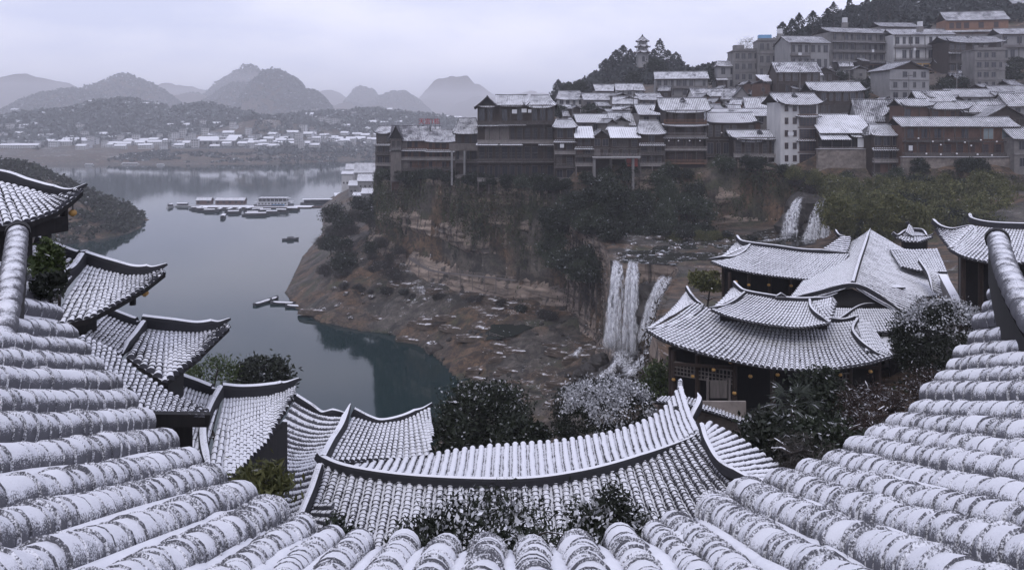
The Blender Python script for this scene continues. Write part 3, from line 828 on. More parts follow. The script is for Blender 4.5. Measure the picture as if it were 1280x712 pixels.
def kw_m(s, mat): return s[3] if len(s) > 3 else mat
def build_slopes(o, O, specs, mat='mid_tile', under='black_wood'):
    for s in specs:
        b = MB()
        kw = dict(n=24, m=14, r=.12, sag=.0, k=5, thick=.1, riser=True); kw.update(s[2] if len(s) > 2 else {})
        slope(b, np.array(s[0]), np.array(s[1]), **kw)
        b.build('tile_slope', [M[kw_m(s, mat)], M[under], M['mid_lip']], o, O, smooth=True)

def build_ridges(o, O, lines, w=.22, h=.3, mat='ridge'):
    for l in lines:
        b = MB()
        pts = np.array(l[0]); tip = l[1] if len(l) > 1 else 0; ww = l[2] if len(l) > 2 else w
        p = ridge(b, pts, ww, h * ww / w, tip=tip)
        b.build('ridge', M[mat], o, O, smooth=False)

def timber_body(o, O, base, ztop, zbot, posts=True, mat='black_wood', rail=None):
    """walls under a roof, along the plan line BASE (a closed ring), with posts at its corners"""
    b = MB()
    ring = [np.array(p[:2]) for p in base]
    for i in range(len(ring)):
        wall_line(b, ring[i], ring[(i + 1) % len(ring)], zbot, ztop, .14)
    b.build('wall', M[mat], o, O)
    if posts:
        for p in ring:
            c = MB(); post(c, p[0], p[1], zbot - .3, ztop + .1, .13); c.build('post', M['dark_wood'], o, O)

def shade_ring(pts, s=.8):
    pts = np.array(pts)[:, :2]; c = pts.mean(0); return [tuple(c + (p - c) * s) for p in pts]

# topmost left pavilion
o, O = roof_thing('small pavilion with one long black hip, topmost of the snowy roofs down the left side', P(20, 330, 13.5))
e0, e1, e2 = P(-60,288,12.2), P(44,279,12.6), P(106,237,14.2)
build_slopes(o, O, [([P(-70,226,14.4), P(0,229,14.3), P(30,236,14.2), P(60,246,14.1), P(82,245,14.2), P(100,236,14.3)],
                     [P(-85,292,12.2), P(-10,284,12.5), P(38,277,12.9), P(68,266,13.4), P(90,251,13.9), P(104,238,14.25)], dict(n=20, m=11, r=.085))])
build_ridges(o, O, [([P(-70,224,14.45), P(0,227,14.4), P(35,238,14.3), P(66,246,14.3), P(90,244,14.35), P(110,231,14.4)], 0, .16)])
b = MB(); post(b, *P(58,300,13.6)[:2], P(58,318,13.6)[2], P(58,262,13.6)[2], .085); b.build('post', M['black_wood'], o, O)
b = MB(); post(b, *P(80,300,13.9)[:2], P(80,285,13.9)[2], P(80,252,13.9)[2], .07); b.build('post', M['black_wood'], o, O)
b = MB(); wall_line(b, P(-70,300,13.3), P(38,300,13.3), P(0,372,13.3)[2], P(0,283,13.3)[2]); b.build('wall', M['black_wood'], o, O)
b = MB(); b.sweep(np.array([P(30,288,13.2), P(82,279,13.9)]), [(-.08,-.14),(.08,-.14),(.08,.14),(-.08,.14)]); b.build('beam', M['black_wood'], o, O)
b = MB(); wall_line(b, P(38,300,13.3), P(66,300,13.7), P(0,425,13.3)[2], P(0,330,13.3)[2]); b.build('lower_wall', M['black_wood'], o, O)
hung_lantern(*P(91,266,14), .075, 'small yellow lantern under the topmost left eave tip', 'lanterns under the left eaves', drop=.25)

# second left pavilion
def left_pavilion(label, dist, gable_top, gable_bot, eaves, hips, body, nn=(9, 20), r=.09):
    o, O = roof_thing(label, P(*body[0], dist))
    build_slopes(o, O, [(gable_top, gable_bot, dict(n=nn[0], m=10, r=r)), (eaves[0], eaves[1], dict(n=nn[1], m=13, r=r))])
    build_ridges(o, O, hips, w=.18, h=.24)
    return o, O
D = 13.0
o, O = left_pavilion('snowy pavilion roof with a knobbed hip and long upturned tip, second down the left', D, 
    [P(40,308,14.6), P(66,318,14.6), P(104,330,14.5)], [P(42,372,12.8), P(56,370,13.0), P(72,368,13.2)],
    ([P(108,332,14.5), P(128,338,14.5), P(158,345,14.6), P(185,344,14.7), P(204,336,14.8)], [P(62,408,12.7), P(112,398,13.0), P(150,378,13.6), P(184,358,14.3), P(207,340,14.8)]),
    [([P(44,305,14.7), P(70,316,14.65), P(100,326,14.6), P(110,318,14.6)], 0, .14), ([P(104,328,14.6), P(135,338,14.6), P(165,346,14.7), P(190,344,14.8), P(210,331,14.9)], 0, .17),
     ([P(104,328,14.55), P(92,345,14.1), P(74,358,13.6), P(70,380,13.2), P(72,398,12.8)], 0, .16)], [(110, 400)], (9, 20))
b = MB(); wall_line(b, P(60,420,13.4), P(118,405,14.4), P(110,440,13.5)[2], P(110,392,13.9)[2]); b.build('wall', M['black_wood'], o, O)
b = MB(); post(b, *P(166,380,14.1)[:2], P(166,381,14.1)[2], P(166,362,14.1)[2], .06); b.build('post', M['black_wood'], o, O)
b = MB(); post(b, *P(105,345,14.6)[:2], P(105,334,14.6)[2], P(105,313,14.6)[2], .07); b.build('finial', M['ridge'], o, O)
hung_lantern(*P(181,366,14.5), .075, 'small yellow lantern under the tip of the second left roof', 'lanterns under the left eaves', drop=.25)

# third left pavilion
o, O = left_pavilion('snowy pavilion roof with hooked hip ends above the plain lean-to roof', 13.5,
    [P(130,394,15.6), P(155,404,15.6), P(178,409,15.6)], [P(100,424,13.6), P(128,436,13.8), P(150,444,13.9)],
    ([P(180,412,15.6), P(215,414,15.7), P(245,415,15.9), P(268,413,16), P(284,405,16.1)], [P(158,446,13.8), P(182,462,13.6), P(206,478,13.4), P(248,446,14.8), P(287,408,16.1)]),
    [([P(126,391,15.7), P(150,401,15.65), P(172,408,15.6), P(181,400,15.6)], 0, .14), ([P(176,408,15.6), P(210,412,15.7), P(245,416,15.9), P(272,411,16.1), P(289,399,16.2)], 0, .18),
     ([P(180,411,15.5), P(170,425,15), P(160,437,14.4), P(153,444,14)], 0, .14)], [(170, 480)], (9, 20))
b = MB(); wall_line(b, P(206,520,14.2), P(226,490,15.6), P(200,540,13.9)[2], P(205,478,14)[2]); wall_line(b, P(150,470,14), P(206,520,14.2), P(200,540,13.9)[2], P(205,478,14)[2]); b.build('wall', M['black_wood'], o, O)

# plain slab roof over a passage
o, O = roof_thing('plain snowy lean-to roof on dark posts beside the near roof on the left', P(190, 600, 9.6))
build_slopes(o, O, [([P(84,414,11.2), P(110,424,11.2), P(140,438,11.1), P(175,468,11), P(212,492,10.9), P(262,515,10.8)],
                     [P(92,446,9.6), P(112,468,9.5), P(130,486,9.4), P(152,505,9.4), P(182,520,9.4), P(256,521,9.6)], dict(n=26, m=9, r=.075)),
                    ([P(96,450,9.6), P(125,474,9.5), P(180,505,9.4)], [P(110,480,8.8), P(140,508,8.7), P(172,540,8.6)], dict(n=9, m=5, r=.075))])
build_ridges(o, O, [([P(92,446,9.55), P(112,468,9.45), P(140,492,9.4), P(180,508,9.35)], 0, .12)])
for px, D, y1 in ((219,9.9,574), (184,9.2,560)):
    b = MB(); post(b, *P(px,540,D)[:2], P(px,y1+40,D)[2], P(px,512,D)[2], .05); b.build('post', M['black_wood'], o, O)
b = MB(); b.sweep(np.array([P(176,521,9.35), P(262,522,9.7)]), [(-.06,-.10),(.06,-.10),(.06,.06),(-.06,.06)]); b.build('beam', M['black_wood'], o, O)
b = MB(); wall_line(b, P(150,540,10.4), P(240,560,10.9), P(200,660,10.5)[2], P(200,515,10.5)[2]); b.build('wall', M['black_wood'], o, O)

# fifth left roof, with the big shadowed gable end
o, O = left_pavilion('large snowy roof with a curling hip ridge and hooked tip left of the centre hall', 14,
    [P(222,482,16), P(252,490,16), P(276,495,16)], [P(196,548,13.6), P(222,572,13.4), P(250,594,13.2)],
    ([P(280,497,16), P(310,494,16.3), P(335,494,16.5), P(354,490,16.7), P(370,482,16.8)], [P(258,592,13.2), P(268,601,13.1), P(280,606,13.1), P(330,556,14.9), P(368,492,16.7)]),
    [([P(220,478,16.1), P(245,487,16.05), P(266,494,16), P(279,486,16)], 0, .17), ([P(274,495,16), P(300,497,16.2), P(330,495,16.5), P(354,490,16.8), P(375,474,17)], 0, .2),
     ([P(276,494,16), P(262,520,15.2), P(254,545,14.5), P(256,575,13.8), P(266,604,13.1)], 0, .17)], [(270, 620)], (12, 25))
b = MB(); wall_line(b, P(280,640,13.5), P(356,560,16.2), P(290,690,13.5)[2], P(283,602,13.5)[2]); wall_line(b, P(195,600,13.9), P(280,640,13.5), P(290,690,13.5)[2], P(283,602,13.5)[2]); b.build('wall', M['black_wood'], o, O)

# long centre roof and the wing to its left
Oc = P(640, 760, 17.5)
o = thing('hall', 'long centre hall whose bowed ridge runs behind the near shrubs', 'hall', tuple(Oc))
ridge_c = smooth_line([P(400,578,17.4), P(440,592,16.9), P(520,603,16.5), P(640,607,16.3), P(720,598,16.6), P(790,580,17.2), P(840,560,18), P(874,540,18.8)], 97)
far_eave = smooth_line([P(415,582,18.6), P(470,576,19.6), P(535,570,20.6), P(600,560,21.2), P(700,552,21.8), P(770,540,22.4), P(825,517,23.2), P(853,482,24.2)], 97)
near_eave = smooth_line([P(340,706,14.6), P(440,745,14.1), P(520,765,13.9), P(640,772,13.8), P(740,765,13.9), P(840,735,14.2), P(900,690,14.6), P(958,626,15.4)], 97)
build_slopes(o, Oc, [(ridge_c, near_eave, dict(n=44, m=30, r=.085, sag=.1), 'thin_tile'), (ridge_c, far_eave, dict(n=48, m=16, r=.085, sag=.12)),
                     (smooth_line([P(876,540,18.7), P(884,560,17.8), P(905,590,16.6), P(950,606,15.8)], 33), smooth_line([P(884,528,20.6), P(925,550,19.4), P(968,580,18.2), P(1010,612,17)], 33), dict(n=15, m=9, r=.08))])
b = MB()
ridge(b, [P(396,572,17.5), P(404,580,17.35), P(440,593,16.85), P(520,604,16.45), P(640,608,16.25), P(720,599,16.55), P(790,581,17.15), P(840,561,17.95), P(870,545,18.6), P(879,530,18.9)], .15, .2, n=80)
b.build('ridge', M['ridge'], o, Oc)
b = MB()
for q in range(9): post(b, *(ridge_c[62 + q] + np.array((0, .02, .0))), ridge_c[62 + q][2] + .16 + .07 * rng.random(), .03, 5)
b.build('broken_ridge_tiles', M['iron'], o, Oc)
build_ridges(o, Oc, [([P(877,538,18.7), P(885,562,17.7), P(905,590,16.55), P(955,609,15.6)], 0, .15), ([P(851,512,23.8), P(850,495,24.1), P(851,474,24.6)], 0, .2), ([P(856,545,21.5), P(866,525,22.3), P(874,508,23), P(872,492,23.6)], 0, .2)], .18, .24)
b = MB(); wall_line(b, P(430,600,19.4), P(845,560,22.2), 47.0, P(640,566,20.8)[2] - .15); wall_line(b, P(845,560,22.2), P(960,640,17.4), 47.0, P(930,566,18.5)[2] - .25); b.build('wall', M['black_wood'], o, Oc)
b = MB(); ck = P(944,622,14.6)
for q in range(5):
    b.box(ck[0] - .13, ck[0] + .13, ck[1] - .13, ck[1] + .13, ck[2] - .7 + q * .2, ck[2] - .55 + q * .2)
    b.box(ck[0] - .10, ck[0] + .10, ck[1] - .10, ck[1] + .10, ck[2] - .55 + q * .2, ck[2] - .50 + q * .2)
b.build('chimney', M['dark_wood'], o, Oc)

Ow = P(470, 640, 18.5)
o = thing('hall', 'left wing of the centre hall with a tall white hip fin and a saddle roof', 'hall', tuple(Ow))
build_slopes(o, Ow, [
    # slope facing left: rows run sideways
    ([P(432,522,20.6), P(424,540,19.8), P(412,560,18.8), P(402,582,17.4), P(394,610,16.6), P(372,650,15.4), P(360,690,14.6)],
     [P(368,502,21), P(352,530,20), P(338,560,18.6), P(326,590,17), P(312,620,16), P(296,650,15), P(284,690,14)], dict(n=26, m=20, r=.075, sag=.15), 'thin_tile'),
    # slope facing the river, right of the fin
    ([P(440,522,20.7), P(470,530,20.8), P(500,526,21), P(525,515,21.3), P(538,509,21.4)], [P(408,578,17.9), P(444,577,18.8), P(490,574,19.8), P(536,569,20.5), P(540,540,21)], dict(n=20, m=13, r=.075))])
build_ridges(o, Ow, [([P(403,584,17.3), P(414,562,18.6), P(428,538,19.8), P(438,506,20.9)], 0, .2), ([P(366,500,21.1), P(385,512,21), P(402,523,20.9), P(420,520,20.8), P(437,519,20.8)], 0, .16),
                     ([P(438,519,20.8), P(460,530,20.85), P(478,534,20.9), P(505,528,21.1), P(527,517,21.4), P(541,504,21.6)], 0, .18),
                     ([P(400,590,16.9), P(390,620,16.2), P(376,655,15.2), P(366,690,14.5)], 0, .18)], .18, .24)
build_slopes(o, Ow, [([P(396,630,15.6), P(384,660,15.1), P(374,690,14.7)], [P(418,628,15.3), P(412,665,14.8), P(402,700,14.4)], dict(n=7, m=4, r=.075))])
b = MB(); wall_line(b, P(300,700,16), P(372,560,20.4), 46.5, P(340,600,17)[2] - .3); wall_line(b, P(372,560,20.4), P(530,560,21), 46.5, P(535,545,20.8)[2] - .2); b.build('wall', M['black_wood'], o, Ow)

# small snowy shelf roof just right of the centre hall's corner and the low eave behind it
o, O = roof_thing('little tiled eave below the right pavilion terrace, behind the centre hall corner', P(880, 520, 34), 'garden_wall', 'wall')
build_slopes(o, O, [([P(826,496,33), P(860,497,33), P(900,508,33), P(930,520,33)], [P(818,502,31.5), P(858,506,31.5), P(898,518,31.5), P(932,530,31.5)], dict(n=26, m=5, r=.09))])
b = MB(); wall_line(b, P(822,512,32.4), P(932,540,32.4), P(870,560,32.4)[2], P(830,501,32.4)[2]); b.build('wall_face', M['stone'], o, O)
# ------------------------------------------------------------------ the hall complex on the right terrace
Oh = P(980, 520, 50)
o = thing('hall', 'big right hall by the waterfall: double swept eaves in front of a steep gabled roof', 'hall', tuple(Oh))
K = dict(r=.13, m=18, k=5)
lo_top = smooth_line([P(868,378,52.5), P(900,390,51.5), P(960,400,51), P(1040,404,51), P(1072,401,51.5)], 97)
lo_eave = smooth_line([P(808,413,50.5), P(826,424,48.8), P(850,434,47.4), P(900,448,45.6), P(960,460,44.4), P(1020,463,44.2), P(1080,456,45), P(1117,446,46)], 97)
up_top = smooth_line([P(930,367,51.5), P(950,371,51), P(985,376,50.8), P(1015,376,50.8), P(1040,372,51)], 65)
up_eave = smooth_line([P(888,387,50.2), P(905,394,49.3), P(930,401,48.3), P(965,407,47.6), P(1000,410,47.4), P(1036,405,47.8)], 65)
build_slopes(o, Oh, [
    (lo_top, lo_eave, dict(n=52, sag=.25, **K)),
    ([P(868,378,52.5), P(864,374,53), P(858,364,54)], [P(808,413,50.5), P(830,398,52), P(852,376,53.8)], dict(n=12, r=.12, m=12)),
    (up_top, up_eave, dict(n=34, r=.12, m=10, sag=.12)),
    ([P(930,367,51.5), P(926,364,52), P(917,359,52.8)], [P(890,387,50.2), P(902,376,51.4), P(914,362,52.6)], dict(n=8, r=.11, m=8)),
    ([P(1016,376,50.8), P(1030,377,51), P(1042,371,51.2)], [P(1036,406,47.8), P(1041,394,48.8), P(1046,378,50.6)], dict(n=7, r=.11, m=8)),
    ([P(1070,401,51.5), P(1076,399,52), P(1084,398,52.6)], [P(1082,440,46.6), P(1100,440,47), P(1117,446,46.2)], dict(n=9, r=.12, m=10)),
    # the steep roof whose ridge runs away from the viewer
    ([P(1066,357,54), P(1073,334,60), P(1081,309,68), P(1088,288,76)], [P(984,378,55), P(1004,352,61), P(1030,326,68), P(1052,309,75)], dict(n=44, r=.13, m=30, sag=.15)),
    ([P(1066,357,54), P(1073,334,60), P(1081,309,68), P(1088,288,76)], [P(1128,392,52.5), P(1150,372,57), P(1192,366,64), P(1182,338,73)], dict(n=44, r=.13, m=30, sag=.15)),
    # lower pent roof beneath its gable
    ([P(1042,385,53.4), P(1080,386,53.2), P(1116,386,53)], [P(1036,414,51), P(1084,416,50.6), P(1142,413,50.4)], dict(n=26, r=.12, m=9)),
    # slopes on the far side of the steep roof
    ([P(1112,312,70), P(1140,313,71), P(1172,312,72)], [P(1126,334,64), P(1154,340,64), P(1184,341,65)], dict(n=17, r=.14, m=12)),
    ([P(1151,332,62), P(1160,348,59), P(1168,364,57)], [P(1170,340,61.5), P(1182,356,58.5), P(1192,376,56)], dict(n=11, r=.13, m=7)),
])
build_ridges(o, Oh, [
    ([P(858,362,54.2), P(864,372,53.2), P(872,381,52.6), P(884,386,52)], 0, .22), ([P(880,384,52.2), P(872,396,51.6), P(845,409,51), P(826,414,50.6), P(806,411,50.4)], 0, .26),
    ([P(917,357,53), P(924,364,52.2), P(933,369,51.5), P(960,374,51), P(990,378,50.8), P(1015,378,50.8), P(1032,375,51), P(1047,367,51.4)], 0, .26),
    ([P(932,369,51.4), P(918,380,50.8), P(902,387,50.4), P(886,385,50.1)], 0, .22), ([P(1012,378,50.7), P(1014,388,49.6), P(1024,398,48.4), P(1038,405,47.7)], 0, .2),
    ([P(1030,402,51.2), P(1052,404,51.4), P(1068,400,51.8), P(1073,394,52.2)], 0, .24), ([P(1072,402,51.4), P(1066,416,49.8), P(1078,432,47.6), P(1096,444,46.4), P(1118,448,45.9)], 0, .22),
    ([P(1066,358,53.8), P(1074,330,61), P(1082,306,69), P(1088,286,77)], 0, .28), ([P(984,379,54.8), P(1020,369,54), P(1066,359,53.6), P(1100,374,53), P(1130,392,52.3)], 0, .22),
    ([P(1046,403,51.6), P(1080,383,53.6), P(1120,387,53.2), P(1144,394,52.6)], 0, .16), ([P(1110,390,52.9), P(1128,396,52.4), P(1143,405,51.2)], 0, .16),
    ([P(1149,328,62.4), P(1160,345,59.4), P(1166,366,56.6)], 0, .2),
], .24, .34)
# bodies under the roofs
zt = P(0,440,47)[2]
ring = [P(838,470,49), P(1095,470,47.8), P(1100,430,58), P(870,400,58)]
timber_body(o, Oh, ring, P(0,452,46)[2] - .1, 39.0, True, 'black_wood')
b = MB(); wall_line(b, P(900,398,50.6), P(1034,402,50), P(0,415,48)[2] - 1, P(0,400,49)[2] + .55); b.build('upper_wall', M['black_wood'], o, Oh)
b = MB(); wall_line(b, P(1000,372,55.2), P(1128,388,53.6), P(0,420,53)[2], P(0,387,54)[2]); b.build('gable_wall', M['black_wood'], o, Oh)
b = MB()
gq = [P(1000,377,55.0), P(1066,361,54.3), P(1124,389,53.0), P(1000,392,55.0)]
b.add(gq + [q + np.array((0, .25, 0)) for q in gq], [(0, 1, 2, 3), (7, 6, 5, 4), (0, 4, 5, 1), (1, 5, 6, 2), (2, 6, 7, 3), (3, 7, 4, 0)]); b.build('gable_panel', M['black_wood'], o, Oh)
b = MB(); wall_line(b, P(1112,392,53), P(1172,372,60), 41, P(0,372,57)[2] - .5); b.build('side_wall', M['black_wood'], o, Oh)
# front gallery: columns, lattice railings, a carved board
for px, D in ((842,48.4),(872,47.6),(918,46.6),(966,46),(1014,45.8),(1062,46.2),(1098,47)):
    p = P(px, 470, D); b = MB(); post(b, p[0], p[1], 39.5, P(0,446,46)[2] - .35, .17, 10); b.build('column', M['dark_wood'], o, Oh)
for (xa, da), (xb, db) in (((842,48.3),(872,47.5)), ((872,47.5),(918,46.5)), ((1014,45.7),(1062,46.1))):
    b = MB(); a, c = P(xa,462,da), P(xb,462,db); z = P(0,468,47)[2] - .55
    railing(b, a, c, z, 1.0, .06, .22); 
    for q in (.35, .6): wall_line(b, a, c, z + q, z + q + .05, .05)
    b.build('railing', M['old_wood'], o, Oh)
for xa, xb in ((842,918),(918,1014),(1014,1098)):
    b = MB(); wall_line(b, P(xa,452,47.3), P(xb,452,46.6), P(0,460,46.8)[2], P(0,456,46.8)[2]); b.build('beam', M['dark_wood'], o, Oh)
b = MB(); p = P(898,486,46.4); b.box(p[0]-.55, p[0]+.55, p[1]-.06, p[1]+.06, p[2]-.55, p[2]+.55); b.box(p[0]-.75, p[0]-.62, p[1]-.08, p[1]+.08, p[2]-.7, p[2]+.7); b.box(p[0]+.62, p[0]+.75, p[1]-.08, p[1]+.08, p[2]-.7, p[2]+.7); b.build('screen', M['old_wood'], o, Oh)
for i in range(15):
    q = lo_eave[8 + i * 5]
    b = None
    lx = [(913,452,45.8),(918,491,45),(842,474,48),(866,470,47.3),(938,470,45.4),(972,468,44.6),(1003,470,44.6),(1050,468,45),(1088,464,45.6),(892,462,46.2)]
    if i < len(lx):
        p = P(*lx[i]); hung_lantern(p[0], p[1], p[2], .13, 'paper lantern under the front eave of the big right hall', 'lanterns under the big right hall', drop=.45)
b = MB(); q = up_top[26]; b.box(q[0]-.4, q[0]+.4, q[1]-.16, q[1]+.16, q[2]-.05, q[2]+.25); b.tube([q + np.array((-.3,0,.22)), q + np.array((0,0,.42)), q + np.array((.3,0,.22))], .13, 7); b.build('ridge_ornament', M['ridge'], o, Oh)
b = MB(); q = P(1116,362,58); b.box(q[0]-.6, q[0]+.6, q[1]-.35, q[1]+.35, q[2]-.6, q[2]+.18); b.box(q[0]-.75, q[0]+.75, q[1]-.5, q[1]+.5, q[2]+.18, q[2]+.3); b.build('skylight', M['ridge'], o, Oh)
b = MB(); q = P(1119,431,48.6); b.box(q[0]-1.0, q[0]+.7, q[1]-.4, q[1]+2.2, q[2]-.5, q[2]-.1); b.build('flat_roof', M['thick_snow'], o, Oh)

Ob = P(950, 390, 66)
o = thing('hall', 'smaller hall with swept corners behind the double eaves of the big right hall', 'hall', tuple(Ob))
build_slopes(o, Ob, [
    (smooth_line([P(938,306,67), P(968,310,66.5), P(1010,316,66), P(1062,318,66)], 81), smooth_line([P(888,327,64.5), P(906,334,62.8), P(936,341,61.5), P(970,346,61), P(1010,350,61), P(1030,351,61)], 81), dict(n=40, r=.14, m=14, sag=.15)),
    ([P(938,306,67), P(932,307,67.8), P(922,302,68.6)], [P(890,327,64.5), P(904,320,66), P(918,306,68)], dict(n=9, r=.13, m=9)),
    ([P(1058,317,66), P(1062,308,70), P(1064,296,75)], [P(1030,312,70), P(1042,304,73), P(1052,297,76)], dict(n=8, r=.14, m=8))])
build_ridges(o, Ob, [([P(921,299,69), P(926,305,68), P(938,308,67), P(970,312,66.4), P(1010,317,66), P(1062,317,66)], 0, .3), ([P(938,309,67), P(930,318,66), P(914,325,65), P(886,324,64.4)], 0, .26), ([P(1044,290,77), P(1050,297,76), P(1062,299,75.5)], 0, .22)], .26, .36)
ring = [P(904,370,64), P(1010,370,63.4), P(1012,340,72), P(925,340,72)]
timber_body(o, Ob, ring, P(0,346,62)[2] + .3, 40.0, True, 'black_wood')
for px in (912,936,962,988,1006):
    p = P(px, 356, 62.6); b = MB(); post(b, p[0], p[1], 40, P(0,345,62)[2] + .2, .15); b.build('column', M['dark_wood'], o, Ob)
for px, py in ((936,356),(961,356),(989,357),(920,352)):
    p = P(px, py, 61.6); hung_lantern(p[0], p[1], p[2], .14, 'dim lantern under the eave of the smaller hall behind', 'lanterns under the smaller hall', drop=.4)

# tiny pavilion top behind the steep roof
Ot = P(1142, 330, 84)
o = thing('pavilion', 'tiny pavilion top with upturned corners behind the steep right roof', 'pavilion', tuple(Ot))
build_slopes(o, Ot, [([P(1134,289,85), P(1152,291,85)], [P(1118,296,83), P(1130,302,81.5), P(1150,303,81.5), P(1166,297,83)], dict(n=14, r=.15, m=7)),
                     ([P(1136,280,84.6), P(1139,283,84.4), P(1142,289,84)], [P(1132,290,83), P(1138,294,82.6), P(1142,296,82.6)], dict(n=5, r=.12, m=5))])
build_ridges(o, Ot, [([P(1114,293,83), P(1122,297,83), P(1134,290,85), P(1152,290,85), P(1160,297,83.4), P(1169,291,83)], 0, .28), ([P(1132,278,85), P(1136,284,84.8), P(1142,290,84.4)], 0, .24)], .26, .34)
timber_body(o, Ot, [P(1128,310,83.2), P(1158,310,83.2), P(1156,310,87), P(1130,310,87)], P(0,300,82)[2] + .3, 43, True)

# pavilion at the right edge
Or = P(1230, 400, 47)
o = thing('pavilion', 'swept roof pavilion at the right edge behind the near verge ridge', 'pavilion', tuple(Or))
build_slopes(o, Or, [
    (smooth_line([P(1216,283,47.5), P(1240,285,47), P(1290,288,46.5), P(1340,288,46.5)], 65), smooth_line([P(1186,312,44.6), P(1206,322,43), P(1240,329,42), P(1285,329,42), P(1345,322,42.6)], 65), dict(n=36, r=.12, m=16, sag=.12)),
    ([P(1216,283,47.5), P(1190,290,49), P(1172,284,50.6)], [P(1188,312,44.7), P(1180,302,46.6), P(1170,288,50)], dict(n=12, r=.12, m=10))])
build_ridges(o, Or, [([P(1212,273,48.4), P(1216,279,47.8), P(1240,284,47), P(1290,286,46.5), P(1340,287,46.5)], 0, .26), ([P(1166,279,51), P(1176,287,50), P(1192,291,49), P(1216,288,47.6), P(1218,300,46.4), P(1204,310,45.4), P(1184,311,44.4)], 0, .24)], .24, .32)
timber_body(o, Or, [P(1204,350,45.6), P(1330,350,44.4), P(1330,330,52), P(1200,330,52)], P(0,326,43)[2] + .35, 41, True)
for px in (1204,1226,1262,1300):
    p = P(px, 345, 44.2); b = MB(); post(b, p[0], p[1], 41, P(0,326,43)[2] + .2, .15); b.build('column', M['dark_wood'], o, Or)
b = MB(); railing(b, P(1204,348,45.4)[:2], P(1262,348,44.2)[:2], 47.5, 1.0, .06, .25); b.build('railing', M['old_wood'], o, Or)
b = MB(); a, c = P(1204,350,45.5), P(1280,350,44.6); wall_line(b, a + np.array((0,-.2,0)), c + np.array((0,-.2,0)), 46.9, 47.4, .1); b.build('beam', M['dark_wood'], o, Or)
o = thing('garden_wall', 'low dark wall running down beside the right pavilion', 'wall', tuple(P(1180,380,52)))
b = MB(); wall_line(b, P(1178,330,58), P(1206,372,46), 42.5, 47.6, .3); b.build('wall_face', M['brick'], o, P(1180,380,52))
b = MB(); wall_line(b, P(1178,330,58), P(1206,372,46), 47.6, 47.8, .55); b.build('coping', M['trim'], o, P(1180,380,52))
# ------------------------------------------------------------------ the town on the cliff
_wcache = {}
def window(parent, x, z, w, h, y, kind='plain', frame='trim'):
    """a framed window standing 6 cm proud of the wall, on the house front"""
    key = (round(w, 1), round(h, 1), kind, frame)
    if key not in _wcache:
        w, h = max(.3, key[0]), max(.3, key[1]); b = MB(); t = .10
        b.box(-w/2, w/2, -.02, .08, 0, h, 1)
        b.box(-w/2 - t, -w/2, -.08, .06, -t, h + t); b.box(w/2, w/2 + t, -.08, .06, -t, h + t)
        b.box(-w/2, w/2, -.08, .06, h, h + t); b.box(-w/2 - .06, w/2 + .06, -.16, .06, -t, 0)
        if kind == 'lattice':
            for q in range(1, 5): b.box(-w/2 + w*q/5 - .03, -w/2 + w*q/5 + .03, -.06, -.02, 0, h)
            for q in (1, 2, 3): b.box(-w/2, w/2, -.05, -.02, h*q/4 - .03, h*q/4 + .03)
        else:
            b.box(-.04, .04, -.06, -.02, 0, h)
        _wcache[key] = b.mesh('window', [M[frame], M['curtain' if kind == 'curtain' else 'glass']])
    o = bpy.data.objects.new('window', _wcache[key]); C.objects.link(o)
    o.parent = parent; o.location = (x, y, z)
    return o

